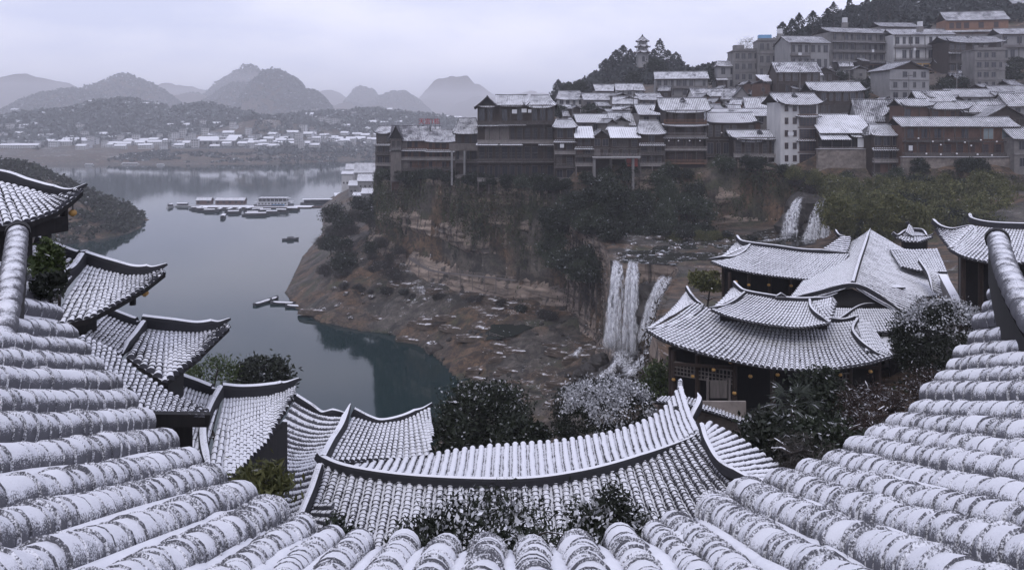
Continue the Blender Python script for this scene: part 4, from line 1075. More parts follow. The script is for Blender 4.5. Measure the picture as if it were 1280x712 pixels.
def gable_roof(o, x0, x1, ze, zt, d, axis, mat, over=.7, lift=0.0, rib=.55, hip=0.0):
    """pitched roof over a body x0..x1, y 0..d. axis 'x': the ridge runs along the front; 'y': gable to the front"""
    b = MB()
    if axis == 'x':
        A, Bk = -over, d + over; xs0, xs1 = x0 - over * .7, x1 + over * .7
        ym = d / 2; sl = (zt - ze) / ym; zo = ze - sl * over
        h0, h1 = xs0 + hip, xs1 - hip
        n = max(4, int((xs1 - xs0) / rib))
        slope(b, [(h0, ym, zt), (h1, ym, zt)], [(xs0, A, zo), (xs1, A, zo)], n, 5, rib * .3, sag=.12, lift=lift, k=3, steps=False, thick=.2, jit=.12)
        slope(b, [(h0, ym, zt), (h1, ym, zt)], [(xs0, Bk, zo), (xs1, Bk, zo)], max(4, n // 2), 3, rib * .3, sag=.12, lift=lift, k=3, steps=False, thick=.2)
        if hip:
            for xa, xb in ((h0, xs0), (h1, xs1)):
                slope(b, [(xa, ym - .02, zt), (xa, ym + .02, zt)], [(xb, A, zo), (xb, Bk, zo)], max(3, n // 3), 3, rib * .3, sag=.1, lift=lift, k=3, steps=False, thick=.2)
        b.build('roof', [M[mat], M['dark_wood']], o)
        if lift >= .2 and not hip:
            for xe, sx in ((xs0, -1), (xs1, 1)):
                r = MB(); ridge(r, [(xe - sx * 1.5, A, zo + lift * .25 + .05), (xe - sx * .4, A - .05, zo + lift * .8), (xe + sx * .35, A - .2, zo + lift + .45), (xe + sx * .75, A - .3, zo + lift + 1.0)], .26, .26, n=12); r.build('eave_tip', M['ridge'], o)
        r = MB(); ridge(r, [(h0 - .1, ym, zt), ((h0 + h1) / 2, ym, zt - .08), (h1 + .1, ym, zt)], .32, .28, taper=1, n=9); r.build('ridge', M['ridge'], o)
        if hip:
            r = MB()
            for xa, xb in ((h0, xs0), (h1, xs1)):
                ridge(r, [(xa, ym, zt), ((xa + xb) / 2, (ym + A) / 2, (zt + zo) / 2 - .1), (xb, A, zo + lift), (xb + (xb - xa) * .12, A - .3, zo + lift + .45)], .24, .26, n=12)
            r.build('hip_ridge', M['ridge'], o)
    else:
        xm = (x0 + x1) / 2; sl = (zt - ze) / (x1 - xm); zo = ze - sl * over
        n = max(5, int((d + 2 * over) / rib))
        for xe in (x0 - over, x1 + over):
            slope(b, [(xm, -over, zt), (xm, d + over, zt)], [(xe, -over, zo), (xe, d + over, zo)], n, 5, rib * .3, sag=.1, lift=lift, k=3, steps=False, thick=.2, jit=.12)
        b.build('roof', [M[mat], M['dark_wood']], o)
        r = MB(); ridge(r, [(xm, -over - .1, zt), (xm, d + over, zt)], .32, .28, taper=1, n=6); r.build('ridge', M['ridge'], o)

def side_gable(o, x0, x1, ze, zt, d, mat, wallmat, over=.7, rib=.55, front=None):
    """house turned a little so that its gable shows on the left: the ridge along x with the end wall filled in"""
    gable_roof(o, x0, x1, ze, zt, d, 'x', mat, over, 0, rib)
    for x in (x0, x1 - .2):
        b = MB()
        b.add([(x, 0, ze), (x, d, ze), (x, d/2, zt - .15), (x + .2, 0, ze), (x + .2, d, ze), (x + .2, d/2, zt - .15)], [(0, 1, 4, 3), (1, 2, 5, 4), (2, 0, 3, 5)])
        b.f.append((np.array([[0, 2, 1], [3, 4, 5]]) + b.n - 6, 0))
        b.build('gable', M[wallmat], o)

def pent(o, x0, x1, z, out=1.2, drop=.55, mat='far_tile', lift=.0, rib=.55, y=0.0):
    b = MB(); n = max(3, int((x1 - x0) / rib))
    slope(b, [(x0, y + .05, z), (x1, y + .05, z)], [(x0 - .3, y - out, z - drop), (x1 + .3, y - out, z - drop)], n, 3, rib * .3, sag=.05, lift=lift, k=3, steps=False, thick=.16)
    b.build('pent_roof', [M[mat], M['dark_wood']], o)

def balcony(o, x0, x1, z, out=1.1, h=1.0, mat='rail', posts=0, ztop=None, closed=.62):
    b = MB(); b.box(x0, x1, -out, -.03, z - .22, z - .02)
    if closed: b.box(x0, x1, -out, -out + .07, z, z + closed)
    railing(b, (x0, -out + .05), (x1, -out + .05), z, h, .07, .34)
    railing(b, (x0 + .05, -out), (x0 + .05, -.05), z, h, .07, .4); railing(b, (x1 - .05, -out), (x1 - .05, -.05), z, h, .07, .4)
    b.build('balcony', M[mat], o)
    if posts:
        b = MB(); b.box(x0, x1, -out + .04, -out + .2, ztop - .22, ztop)
        for q in np.linspace(x0 + .12, x1 - .12, posts):
            q += rng.uniform(-.25, .25) if x0 + .5 < q < x1 - .5 else 0
            b.box(q - .1, q + .1, -out + .02, -out + .22, z, ztop - .21)
        b.build('gallery_frame', M['dark_rail'], o)

def body(o, x0, x1, d, zb, zt, mat, name='wall'):
    b = MB(); b.box(x0, x1, 0, d, zb, zt); return b.build(name, M[mat], o)

def rooms(o, x0, x1, z, fh, kind, n, frame='old_wood', y=0.0, wmax=1.5):
    """a line of windows along one storey"""
    w = (x1 - x0) / n
    for q in range(n):
        if n > 2 and rng.random() < .16: continue
        ww = min(w * .62, wmax) * rng.choice((.7, 1, 1, 1.12)); hh = fh * (.62 if kind in ('lattice', 'door') else .5); zz = z + fh * (.16 if kind in ('lattice', 'door') else .28)
        window(o, x0 + w * (q + .5) + rng.uniform(-.1, .1), zz, ww, hh, y - .01, 'plain' if kind == 'door' else kind, frame)

HOUSE_OBJ = []
def make_house(h):
    px0, px1, pt, pe, pb, D, d, fl, style, rf, label = h
    a, c = P(px0, pb, D), P(px1, pb, D)
    w = c[0] - a[0]; x0, x1 = -w / 2, w / 2
    ze = P(0, pe, D)[2] - a[2]
    dt = D + (d / 2 if rf in ('gable', 'bay', 'hip', 'side', 'twin', 'swept', 'grand') else 0)
    zt = max(P(0, pt, dt)[2] - a[2], ze + .8)
    cat = 'house'
    nm = {'grand': 'stilt_house', 'tower': 'tower_house'}.get(style, 'house')
    o = thing(nm, label, cat, ((a[0] + c[0]) / 2, D, a[2]), 0)
    HOUSE_OBJ.append(o)
    if D > 208 and style not in ('grand', 'timber', 'brown', 'pillar') or D > 225 and style == 'timber': o.rotation_euler.z = rng.uniform(-.24, .24)
    elif style not in ('grand', 'stall', 'long'): o.rotation_euler.z = rng.uniform(-.07, .07)
    fh = ze / fl; zb = -3.0
    roofmat = 'far_tile' if D < 235 else 'town_tile'
    if style in ('concrete', 'ruin', 'row', 'whiterow', 'gallery') : roofmat = 'grey_tile'
    wall = {'timber': 'dark_wood', 'brown': 'brown_wood', 'white': 'white_wall', 'grey': 'brick', 'plaster': 'plaster', 'concrete': 'concrete', 'ruin': 'concrete',
            'pillar': 'dark_wood', 'grand': 'dark_wood', 'tiered': 'dark_wood', 'tower': 'white_wall', 'stall': 'dark_wood', 'long': 'brown_wood', 'gallery': 'plaster',
            'balcony': 'plaster', 'row': 'concrete', 'whiterow': 'white_wall', 'orange': 'orange_wood'}[style]
    nwin = max(1, int(w / 3.0))
    if style in ('timber', 'brown', 'pillar', 'grand'):
        body(o, x0, x1, d, zb, ze, wall)
        for f in range(fl):
            z = f * fh
            rooms(o, x0 + .2, x1 - .2, z, fh, 'lattice' if (f + int(px0)) % 3 else 'door', max(1, int(w / 2.2)), ('old_wood' if style not in ('grand', 'pillar') else 'dark_rail') if style != 'brown' else 'brown_wood')
            if f < fl - 1 or fl == 1 or style in ('grand',):
                bal = 'rail' if (f + int(px0)) % 2 else 'dark_rail'
                balcony(o, x0, x1, z + .05, 1.1, .95, bal, max(2, int(w / 3) + 1), z + fh - .1)
        if fl >= 3: pent(o, x0, x1 if style != 'grand' else x0 + w * .38, fh * (fl - 2) + fh * .98, 1.5, .6, 'far_tile')
        # stilts
        for q in np.linspace(x0 + .2, x1 - .2, max(2, int(w / 3) + 1)):
            b = MB(); b.box(q - .14, q + .14, -1.1, -.82, -3.6, 0); b.build('stilt', M['old_wood'], o)
        # boarded or plastered panels between the posts on some storeys
        for f in range(fl):
            if (f * 7 + int(px0)) % 5 < 2 and w > 4:
                q0 = x0 + w * rng.uniform(.05, .35); q1 = min(x1 - .2, q0 + w * rng.uniform(.25, .45))
                b = MB(); b.box(q0, q1, -.16, -.004, f * fh + .1, f * fh + fh * .86); b.build('panel', M[('dark_rail', 'old_wood', 'brown_wood', 'old_wood')[(f + int(px1)) % 4]], o)
    elif style in ('white', 'grey', 'plaster', 'concrete', 'ruin'):
        body(o, x0, x1, d, zb, ze, wall)
        for f in range(fl):
            rooms(o, x0 + .3, x1 - .3, f * fh, fh, 'plain', nwin + (1 if style in ('concrete', 'ruin', 'white') else 0), 'trim', wmax=1.3)
            if fl > 1 and f: 
                b = MB(); b.box(x0 - .12, x1 + .12, -.22, .0 - .003, f * fh - .14, f * fh + .1); b.build('string_course', M['trim'], o)
    elif style in ('gallery', 'balcony', 'row', 'whiterow'):
        body(o, x0, x1, d, zb, ze, wall)
        for f in range(fl):
            shop = style in ('row', 'whiterow') and f == 0
            if shop:
                b = MB()
                sx0, sx1 = (x0 + w * .42, x0 + w * .86) if style == 'row' else (x0 + w * .34, x1 - .3)
                ns = max(2, int((sx1 - sx0) / 2.6))
                for q in range(ns):
                    qa = sx0 + (sx1 - sx0) * q / ns
                    b = MB(); b.box(qa + .12, qa + (sx1 - sx0) / ns - .12, -.12, -.004, .1, fh * .8); b.build('shop_front', M['orange_wood' if style == 'row' else 'yellow_panel'], o)
                    b = MB(); b.box(qa + .4, qa + (sx1 - sx0) / ns - .4, -.15, -.121, fh * .28, fh * .68); b.build('shop_window', M['glass'], o)
            else:
                rooms(o, x0 + .2, x1 - .2, f * fh, fh, 'door' if f % 2 else 'plain', max(2, int(w / 2.5)), 'trim', wmax=1.4)
            if f or style in ('gallery',): balcony(o, x0, x1 if style != 'balcony' else x0 + w * .48, f * fh + .05, 1.2, .9, 'trim', max(3, int(w / 4)), f * fh + fh - .2, closed=.55)
            if style == 'row' and f in (1, 3): pent(o, x0, x1, f * fh + .1, 1.9, .45, 'grey_tile', y=-.2)
    elif style == 'tiered':
        body(o, x0 + .5, x1 - .5, d, zb, ze, 'dark_wood')
        for f in range(fl):
            z = f * fh
            rooms(o, x0 + .7, x1 - .7, z, fh, 'lattice', 4, 'brown_wood')
            balcony(o, x0, x1, z + .05, 1.2, .95, 'orange_wood' if f in (3, 0) else 'rail', 5, z + fh - .15, closed=.45 if f in (1,) else 0)
        pent(o, x0 - .6, x1 + .6, fh * 3 - .2, 2.0, .8, 'far_tile', lift=.5)
        pent(o, x0 - .2, x1 + .2, fh * 2 - .1, 1.5, .45, 'grey_tile')
    elif style == 'tower':
        body(o, x0, x1, d, zb, ze, 'white_wall')
        for f in range(fl):
            z = f * fh
            window(o, x0 + w * .16, z + fh * .3, .8, fh * .45, -.01, 'plain', 'brown_wood'); window(o, x0 + w * .38, z + fh * .3, .9, fh * .45, -.01, 'plain', 'brown_wood')
            window(o, x0 + w * .72, z + fh * .12, w * .42, fh * .72, -.25, 'lattice', 'brown_wood')
            b = MB(); b.box(x0 + w * .46, x1 - .05, -.3, -.003, z - .12, z + .12); b.build('balcony', M['brown_wood'], o)
        pent(o, x0 + w * .4, x1 + .2, fh * 4 - .1, 1.4, .6, 'far_tile', lift=.3); pent(o, x0 + w * .42, x1, fh * 2 + .1, .9, .4, 'far_tile')
    elif style == 'stall':
        body(o, x0, x1, d, zb, ze, 'dark_wood')
        b = MB(); b.box(x0 + w * .0, x0 + w * .68, -.06, -.004, .3, ze * .8); b.build('interior_shade_panel', M['black_wood'], o)  # solid black panel standing in for the shade of an open interior
        b = MB(); b.box(x0 + w * .70, x0 + w * .98, -1.62, -1.56, .9, 4.1); b.build('banner', M['boat_white'], o)
        balcony(o, x0, x1, .05, 1.5, .9, 'rail', 6, ze * .75)
        pent(o, x0, x0 + w * .52, ze * .98, 3.0, 1.7, 'thick_snow'); pent(o, x0 + w * .6, x1 + .3, ze * .98, 1.9, 1.1, 'thick_snow', lift=.3)
    elif style == 'long':
        body(o, x0, x1, d, zb, ze, 'brown_wood')
        balcony(o, x0, x1, .1, 1.2, 1.0, 'dark_rail', 10, fh, closed=.8); balcony(o, x0, x0 + w * .66, fh, 1.2, 1.0, 'dark_rail', 7, ze - .2, closed=.35)
        rooms(o, x0 + .3, x1 - .3, 0, fh, 'lattice', 9, 'brown_wood'); rooms(o, x0 + .3, x0 + w * .6, fh, fh, 'door', 5, 'brown_wood')
        for q in (.745, .905): window(o, x0 + w * q, fh * 1.14, w * .085, fh * .68, -.02, 'curtain', 'orange_wood')
        for q in np.linspace(x0 + .2, x1 - .2, 12):
            b = MB(); b.box(q - .11, q + .11, -1.15, -.93, -3.4, 0); b.build('stilt', M['old_wood'], o)
    elif style == 'orange':
        body(o, x0, x1, d, zb, ze, 'orange_wood')
        rooms(o, x0 + .5, x1 - 3, ze * .42, ze * .5, 'lattice', 7, 'brown_wood')
        pent(o, x0 - .3, x1 + .3, ze * .38, 1.6, .9, 'grey_tile')
        balcony(o, x0, x1, .1, 1.2, .9, 'trim', 6, ze * .3)
    # --- the roof
    if rf == 'gable': gable_roof(o, x0, x1, ze, zt, d, 'x', roofmat, .7, .4 if style in ('timber', 'brown') else .08)
    elif rf == 'hip': gable_roof(o, x0, x1, ze, zt, d, 'x', roofmat, .9, .35, .5, hip=min(w * .22, 1.8))
    elif rf == 'swept':
        gable_roof(o, x0 - .3, x1 + .3, ze, zt, d, 'x', roofmat, 1.3, .75, .5)
        b = MB(); ym = d / 2; b.add([(-.9, ym - 2.2, zt - .9), (.9, ym - 2.2, zt - .9), (0, ym - 1.2, zt + .35), (-.6, ym, zt - .3), (.6, ym, zt - .3)], [(0, 1, 2), (0, 2, 3), (1, 4, 2), (3, 2, 4)]); b.build('ridge_ornament', M['ridge'], o)
    elif rf == 'side': side_gable(o, x0, x1, ze, zt, d, roofmat, 'plaster' if wall in ('plaster', 'concrete') else wall)
    elif rf == 'front':
        b = MB(); b.add([(x0, .0, ze), (x1, .0, ze), (0, .0, zt - .1), (x0, .2, ze), (x1, .2, ze), (0, .2, zt - .1)], [(0, 1, 2), (5, 4, 3)]); b.build('gable', M['dark_wood'], o)
        gable_roof(o, x0, x1, ze, zt, d, 'y', roofmat, .8, .1)
    elif rf == 'shed':
        b = MB(); n = max(4, int(w / .55))
        slope(b, [(x0 - .3, d * .7, zt + .6), (x1 + .3, d * .7, zt + .6)], [(x0 - .3, -1.6, ze - .1), (x1 + .3, -1.6, ze - .1)], n, 5, .16, sag=.05, k=3, steps=False, thick=.2)
        b.build('roof', [M['thick_snow'], M['dark_wood']], o)
        b = MB(); b.box(x0, x1, d * .68, d * .72, ze - .5, zt + .45); b.build('back_wall', M[wall], o)
    elif rf == 'twin':
        for q0, q1 in ((x0, 0), (0, x1)):
            b = MB(); m = (q0 + q1) / 2; b.add([(q0, 0, ze), (q1, 0, ze), (m, 0, zt - .1), (q0, .2, ze), (q1, .2, ze), (m, .2, zt - .1)], [(0, 1, 2), (5, 4, 3)]); b.build('gable', M['plaster'], o)
            gable_roof(o, q0 + .35, q1 - .35, ze, zt, d, 'y', roofmat, .45)
    elif rf == 'bay':
        gable_roof(o, x0, x1, ze, zt, d, 'x', roofmat, .9, .2)
        q1 = x0 + w * .30
        b = MB(); b.box(x0, q1, -1.4, 0, 0, ze); b.build('bay', M['old_wood'], o)
        rooms(o, x0 + .2, q1 - .2, ze - fh, fh, 'lattice', 2, 'old_wood', y=-1.4)
        b = MB()
        for s in (0, 1):
            m = (x0 + q1) / 2; xe = x0 - .6 if s == 0 else q1 + .6
            slope(b, [(m, -2.1, zt), (m, d * .5, zt)], [(xe, -2.1, ze - .3), (xe, d * .4, ze - .3)], 8, 4, .15, sag=.1, lift=.2, k=3, steps=False, thick=.2)
        b.build('bay_roof', [M[roofmat], M['dark_wood']], o)
        b = MB(); m = (x0 + q1) / 2; b.add([(x0 - .2, -1.5, ze - .1), (q1 + .2, -1.5, ze - .1), (m, -1.5, zt - .2), (x0, -1.3, ze - .1), (q1, -1.3, ze - .1), (m, -1.3, zt - .2)], [(0, 1, 2), (5, 4, 3)]); b.build('bay_gable', M['black_wood'], o)
        balcony(o, x0, q1, ze - fh, 2.2, .9, 'trim', 3, ze - .2)
    elif rf == 'grand':
        xa, xb = x0 + w * .26, x1 - w * .38
        gable_roof(o, xa, xb, ze, zt, d, 'x', 'grey_tile', 1.0, .25)
        gable_roof(o, xb + .3, x1, ze - .3, zt - .1, d, 'x', 'grey_tile', 1.2, 1.3, hip=2.2)
        gable_roof(o, x0, xa - .2, ze - .2, zt - .6, d, 'y', 'far_tile', 1.0, .35)
        b = MB(); m = (x0 + xa) / 2; b.add([(x0, -.02, ze - .2), (xa, -.02, ze - .2), (m, -.02, zt - .8), (x0, .2, ze - .2), (xa, .2, ze - .2), (m, .2, zt - .8)], [(0, 1, 2), (5, 4, 3)]); b.build('gable', M['black_wood'], o)
        pent(o, x0, xa, ze - .3, 1.7, .5, 'far_tile', lift=.6); pent(o, x0 - .2, xa, fh * 2, 1.6, .7, 'thick_snow'); pent(o, xa + .8, xb - 1, fh * 2, 1.6, .7, 'thick_snow'); pent(o, x1 - w * .2, x1, fh * 2, 1.6, .7, 'far_tile')
        pent(o, xa + .6, xb, fh * 3, 1.4, .5, 'grey_tile')
    elif rf == 'flat':
        b = MB(); b.box(x0 - .35, x1 + .35, -.45, d + .3, ze, ze + .35); b.box(x0 - .1, x1 + .1, -.2, .1, ze + .35, ze + 1.0); b.build('cornice', M['trim'], o)
        if 'tower' in label:
            b = MB()
            for q in (x0, x0 + w * .3, x1 - 1.2): b.box(q, q + 1.1, -.3, .3, ze + 1.0, ze + 1.7)
            b.build('parapet', M['trim'], o)
        else:
            b = MB(); b.box(x0 + .8, x0 + w * .45, 2, 5, ze + .35, ze + 2.6); b.build('roof_hut', M['boat_blue' if 'blue' in label else 'concrete'], o)
    return o

for h in HOUSES: make_house(h)

# small sheds and annexes squeezed in between
g = 'sheds between the town houses'
for i in range(105):
    px = rng.uniform(696, 1280); D = rng.uniform(206, 305) if px > 1000 else rng.uniform(212, 290)
    x = (px - 640) * D / F; z = Hs(x, D)
    w, d, hh = rng.uniform(2.6, 6.4), rng.uniform(3, 5.5), rng.uniform(2.4, 5.4)
    o = thing('shed', 'small shed squeezed in between the houses of the hillside town', 'shed', (x, D, z), rng.uniform(-.5, .5), g)
    body(o, -w / 2, w / 2, d, -2, hh, ('dark_wood', 'plaster', 'brick', 'brown_wood', 'concrete')[i % 5])
    gable_roof(o, -w / 2, w / 2, hh, hh + rng.uniform(.7, 1.5), d, 'x' if i % 3 else 'y', ('far_tile', 'town_tile', 'grey_tile')[i % 3], .5)
    window(o, rng.uniform(-w * .2, w * .2), hh * .35, .9, 1.0, -.01)
# power poles and roof tanks
g = 'power poles of the hillside town'
for px, D in ((716,236),(792,250),(905,262),(1000,240),(1062,256),(1136,232),(1196,246),(1246,238),(962,215),(840,262)):
    x = (px - 640) * D / F; z = Hs(x, D); o = thing('power_pole', 'thin power pole with a crossarm among the town roofs', 'pole', (x, D, z), rng.uniform(-.5, .5), g)
    b = MB(); b.tube([(0, 0, -1), (0, 0, 10.5)], [.16, .1], 6); b.build('pole', M['concrete'], o); b = MB(); b.box(-1.1, 1.1, -.06, .06, 9.4, 9.55); b.build('crossarm', M['iron'], o)
for lab, px, py, D in (('round steel tank on the grey galleried row', 1056, 30, 288), ('water tank on the tall pale grey block', 975, 44, 288), ('water tank on the white galleried block', 1150, 35, 284)):
    p = P(px, py, D); o = thing('water_tank', lab, 'tank', tuple(p)); b = MB(); b.tube([(0, 0, .5), (0, 0, 2.4)], 1.0, 10); b.build('drum', M['boat_white'], o); b = MB(); b.box(-.9, .9, -.9, .9, -1.5, .5); b.build('stand', M['concrete'], o)
# washing hung on the galleries
g = 'washing on the galleries'
for px, py, D in ((640,137,210.2),(652,136,210.2),(660,137,210.2),(700,180,203.2),(985,165,195.6),(1090,62,288),(1142,60,283),(998,66,269),(1136,182,184.8)):
    p = P(px, py, D); b = MB(); X = np.linspace(0, rng.uniform(.8, 1.6), 5); Z = np.linspace(0, -rng.uniform(.8, 1.3), 5); XX, ZZ = np.meshgrid(X, Z, indexing='ij'); A = np.stack([XX, .08 * np.sin(XX * 7), ZZ], -1); b.grid(A); b.grid(A + np.array((0, .03, 0)))
    t = b.build('cloth', M['boat_white']); t.location = tuple(p); tag(t, 'pale cloth hung out on a gallery of the cliff town', 'laundry', g)

# low swept entrance roof in front of the long dark house, and the raised little roof over it
g0 = [o for o in HOUSE_OBJ if 'curved eave' in o['label']][0]
w_ = P(950,0,202)[0] - P(917,0,202)[0]
gable_roof(g0, -w_ * .9, w_ * .12, 4.6, 6.2, 5, 'x', 'far_tile', .9, .6, .5)
b = MB(); b.box(-w_ * .85, w_ * .05, .1, 4.5, 3.2, 4.7); b.build('upper_wall', M['brown_wood'], g0)

# stone retaining walls under the right end of the row
def stone_wall(label, px0, px1, py0, py1, D, th=1.2):
    a, c = P(px0, py0, D), P(px1, py1, D); o = thing('retaining_wall', label, 'wall', tuple((a + c) / 2))
    o.location.z = c[2]
    b = MB(); n = 26
    X = np.linspace(a[0], c[0], n); Z = np.linspace(c[2] - 2, a[2], 12); XX, ZZ = np.meshgrid(X, Z, indexing='ij')
    Y = D - .3 + fbm(XX / 2.2, ZZ / 1.6, D) * .35
    A = np.stack([XX, Y, ZZ], -1); b.grid(A); b.grid(np.stack([A[:, -1], A[:, -1] + np.array((0, th, 0))], 1)); b.grid(np.stack([A[0], A[0] + np.array((0, th, 0))], 1)); b.grid(np.stack([A[-1], A[-1] + np.array((0, th, 0))], 1))
    b.build('wall_face', M['stone'], o, tuple(o.location))
    b = MB(); b.box(a[0] - .2, c[0] + .2, D - .55, D + th, a[2], a[2] + .2); b.build('coping', M['trim'], o, tuple(o.location))
stone_wall('pale rubble wall under the open terrace house', 1022, 1090, 187, 218, 193.5)
stone_wall('long stained stone wall under the reddish plank house', 1128, 1270, 197, 226, 185.2)
stone_wall('low terrace wall below the yellow shop floor', 1100, 1222, 93, 112, 262)
# concrete pillars and the long terrace deck
o = thing('terrace', 'long railed timber terrace with a snowy rail over the vines', 'terrace', tuple(P(770, 196, 202)))
b = MB(); b.box(-6.6, 6.4, -2.6, .3, -.3, 0); railing(b, (-6.6, -2.5), (6.4, -2.5), 0, 1.1, .08, .4); b.build('deck', M['rail'], o)
for q in (-6.2, 4.4):
    b = MB(); b.box(q - .35, q + .35, -2.0, -1.3, -9, -.3); b.build('pillar', M['concrete'], o)
b = MB(); b.box(2.8, 5.8, -1.2, -.6, -2.6, -.3); b.build('red_hanging', M['red_panel'], o)
oo = [h for h in HOUSE_OBJ if 'tall pale pillars' in h['label']][0]
for q in (-4.4, -.6, 3.8):
    b = MB(); b.box(q - .3, q + .3, -1.75, -1.15, -2.2, 8.2); b.build('pillar', M['plaster'], oo)
b = MB(); b.box(-5.2, 5.2, -1.8, -.05, 8.2, 10.4); b.build('parapet', M['old_wood'], oo)

# red letters standing on a roof
def lettering(text, size, mat):
    cu = bpy.data.curves.new('lettering', 'FONT'); cu.body = text; cu.size = size; cu.extrude = .08; cu.align_x = 'CENTER'
    t = bpy.data.objects.new('lettering', cu); C.objects.link(t)
    dg = bpy.context.evaluated_depsgraph_get(); dg.update()
    me = bpy.data.meshes.new_from_object(t.evaluated_get(dg)); C.objects.unlink(t); bpy.data.objects.remove(t)
    me.materials.clear(); me.materials.append(mat)
    return me
p = P(536.5, 155.5, 250)
sg = thing('rooftop_sign', 'red rooftop sign of four characters on a frame above the brown houses', 'sign', tuple(p))
me = lettering('天宫1栋', 2.1, M['letters'])
t = bpy.data.objects.new('lettering', me); C.objects.link(t); t.parent = sg; t.rotation_euler = (R(90), 0, 0); t.location = (0, -.1, .25)
b = MB()
for z in (.2, 1.75): b.box(-3.6, 3.6, .05, .12, z, z + .08)
for q in np.linspace(-3.5, 3.5, 6): b.box(q - .05, q + .05, .05, .13, -1.8, 1.8)
b.build('frame', M['iron'], sg)

# white globes hung along the plank house and a few other fronts
spots = [(1148,173),(1166,177),(1186,175),(1206,178),(1226,175),(1246,177),(1262,179),(1158,192),(1176,193),(1196,192),(1222,193),(1240,194),(1152,155.5),(1172,155.5),(1196,156),(1240,157),(1176,181),(1214,182)]
for px, py in spots:
    p = P(px, py, 185.4); hung_lantern(p[0], p[1], p[2], .22, 'white globe light along the front of the reddish plank house', 'white globes on the plank house', 'white_lantern', .25)
for px, py, D in ((836,176,202.5),(848,176,202.5),(862,176,202.5),(875,176,202.5),(902,166,204),(922,174,199.5),(940,174,199.5),(957,174,199.5),(973,174,199.5)):
    p = P(px, py, D); hung_lantern(p[0], p[1], p[2], .2, 'pale lantern under an eave of the middle cliff houses', 'lanterns on the middle cliff houses', 'white_lantern', .25)

# pagoda on the hilltop
p = P(803, 80, 440)
pg = thing('pagoda', 'pale three tiered pagoda among dark trees on the hilltop', 'pagoda', tuple(p))
pg.scale = (.86, .86, .86)
b = MB(); b.tube([(0, 0, -4), (0, 0, 7.5)], [4.6, 4.2], 8); b.build('base', M['plaster'], pg)
b = MB(); b.box(-.9, .9, -4.6, -3.9, 1.2, 4.2); b.tube([(0, -4.6, 4.2), (0, -3.9, 4.2)], .9, 10); b.build('doorway', M['glass'], pg)
for z, r0, r1, hh in ((7.5, 6.8, 3.6, 2.0), (11.6, 5.8, 3.0, 1.8), (15.4, 5.0, 1.3, 3.4)):
    b = MB()
    for q in range(8):
        t0, t1 = (q - .5) * math.pi / 4, (q + .5) * math.pi / 4
        ps = lambda r, t, zz: (r * math.cos(t), r * math.sin(t), zz)
        slope(b, [ps(r1, t0, z + hh), ps(r1, t1, z + hh)], [ps(r0, t0, z), ps(r0, t1, z)], 5, 4, .2, sag=.3, lift=.9, lp=2, k=3, steps=False, thick=.25)
    b.build('roof_tier', [M['grey_tile'], M['dark_wood']], pg)
    if z < 15:
        b = MB(); b.tube([(0, 0, z + hh - .4), (0, 0, z + hh + 2.4)], [r1 * .98, r1 * .92], 8); b.build('storey', M['plaster'], pg)
        for q in range(8):
            t = q * math.pi / 4; c = MB(); c.tube([(r1 * 1.1 * math.cos(t), r1 * 1.1 * math.sin(t), z + hh), (r1 * 1.1 * math.cos(t), r1 * 1.1 * math.sin(t), z + hh + 2.6)], .15, 5); c.build('column', M['dark_wood'], pg)
b = MB(); b.tube([(0, 0, 18.6), (0, 0, 19.3), (0, 0, 20), (0, 0, 20.8)], [1.3, .8, .45, .15], 8); b.build('finial', M['ridge'], pg)
# ------------------------------------------------------------------ plants
def leafset(mb, c, size, aspect=.45, mat=0, droop=0.0, jitter=.4):
    """one small four-cornered leaf per centre, turned every way"""
    c = np.asarray(c, float); n = len(c)
    u = rng.normal(size=(n, 3)); u[:, 2] -= droop; u /= np.linalg.norm(u, axis=1)[:, None] + 1e-9
    w = np.cross(u, rng.normal(size=(n, 3))); w /= np.linalg.norm(w, axis=1)[:, None] + 1e-9
    s = size * (1 + jitter * (rng.random((n, 1)) - .5) * 2)
    V = np.stack([c + u * s, c + w * s * aspect, c - u * s, c - w * s * aspect], 1).reshape(-1, 3)
    mb.add(V, np.arange(4 * n).reshape(n, 4), mat)

def crown_points(rx, ry, rz, clumps, per, spread=.26, shell=.75, flat=1.0, seed=None):
    r_ = np.random.default_rng(seed) if seed is not None else rng
    d = r_.normal(size=(clumps, 3)); d /= np.linalg.norm(d, axis=1)[:, None]
    rad = shell + (1 - shell) * r_.random((clumps, 1)); rad *= (.86 + .14 * r_.random((clumps, 1))) if shell > .9 else (.62 + .38 * r_.random((clumps, 1)) ** .5)
    cc = d * rad
    cs = spread * (.6 + .8 * r_.random(clumps))
    p = cc[:, None] + r_.normal(size=(clumps, per, 3)) * cs[:, None, None] * np.array((1, 1, .75)) * .75
    p = p.reshape(-1, 3)
    return p * np.array((rx, ry, rz))

def limbs(mb, base, top, r, n, rx, rz, k=6):
    """a tapered trunk with limbs reaching into the crown"""
    base, top = np.array(base, float), np.array(top, float)
    t = np.linspace(0, 1, 7); wob = rng.normal(size=(7, 3)) * np.array((.05, .05, 0)) * np.linalg.norm(top - base); wob[0] = 0
    tr = base + (top - base) * t[:, None] + wob
    mb.tube(tr, r * (1 - .7 * t), k)
    for i in range(n):
        s = tr[rng.integers(3, 7)]; a = rng.random() * 6.28; L = rx * rng.uniform(.5, .95)
        e = s + np.array((math.cos(a) * L, math.sin(a) * L, rz * rng.uniform(.0, .8)))
        m_ = (s + e) / 2 + np.array((0, 0, .12 * L))
        mb.tube([s, m_, e], [r * .4, r * .25, r * .07], 5)

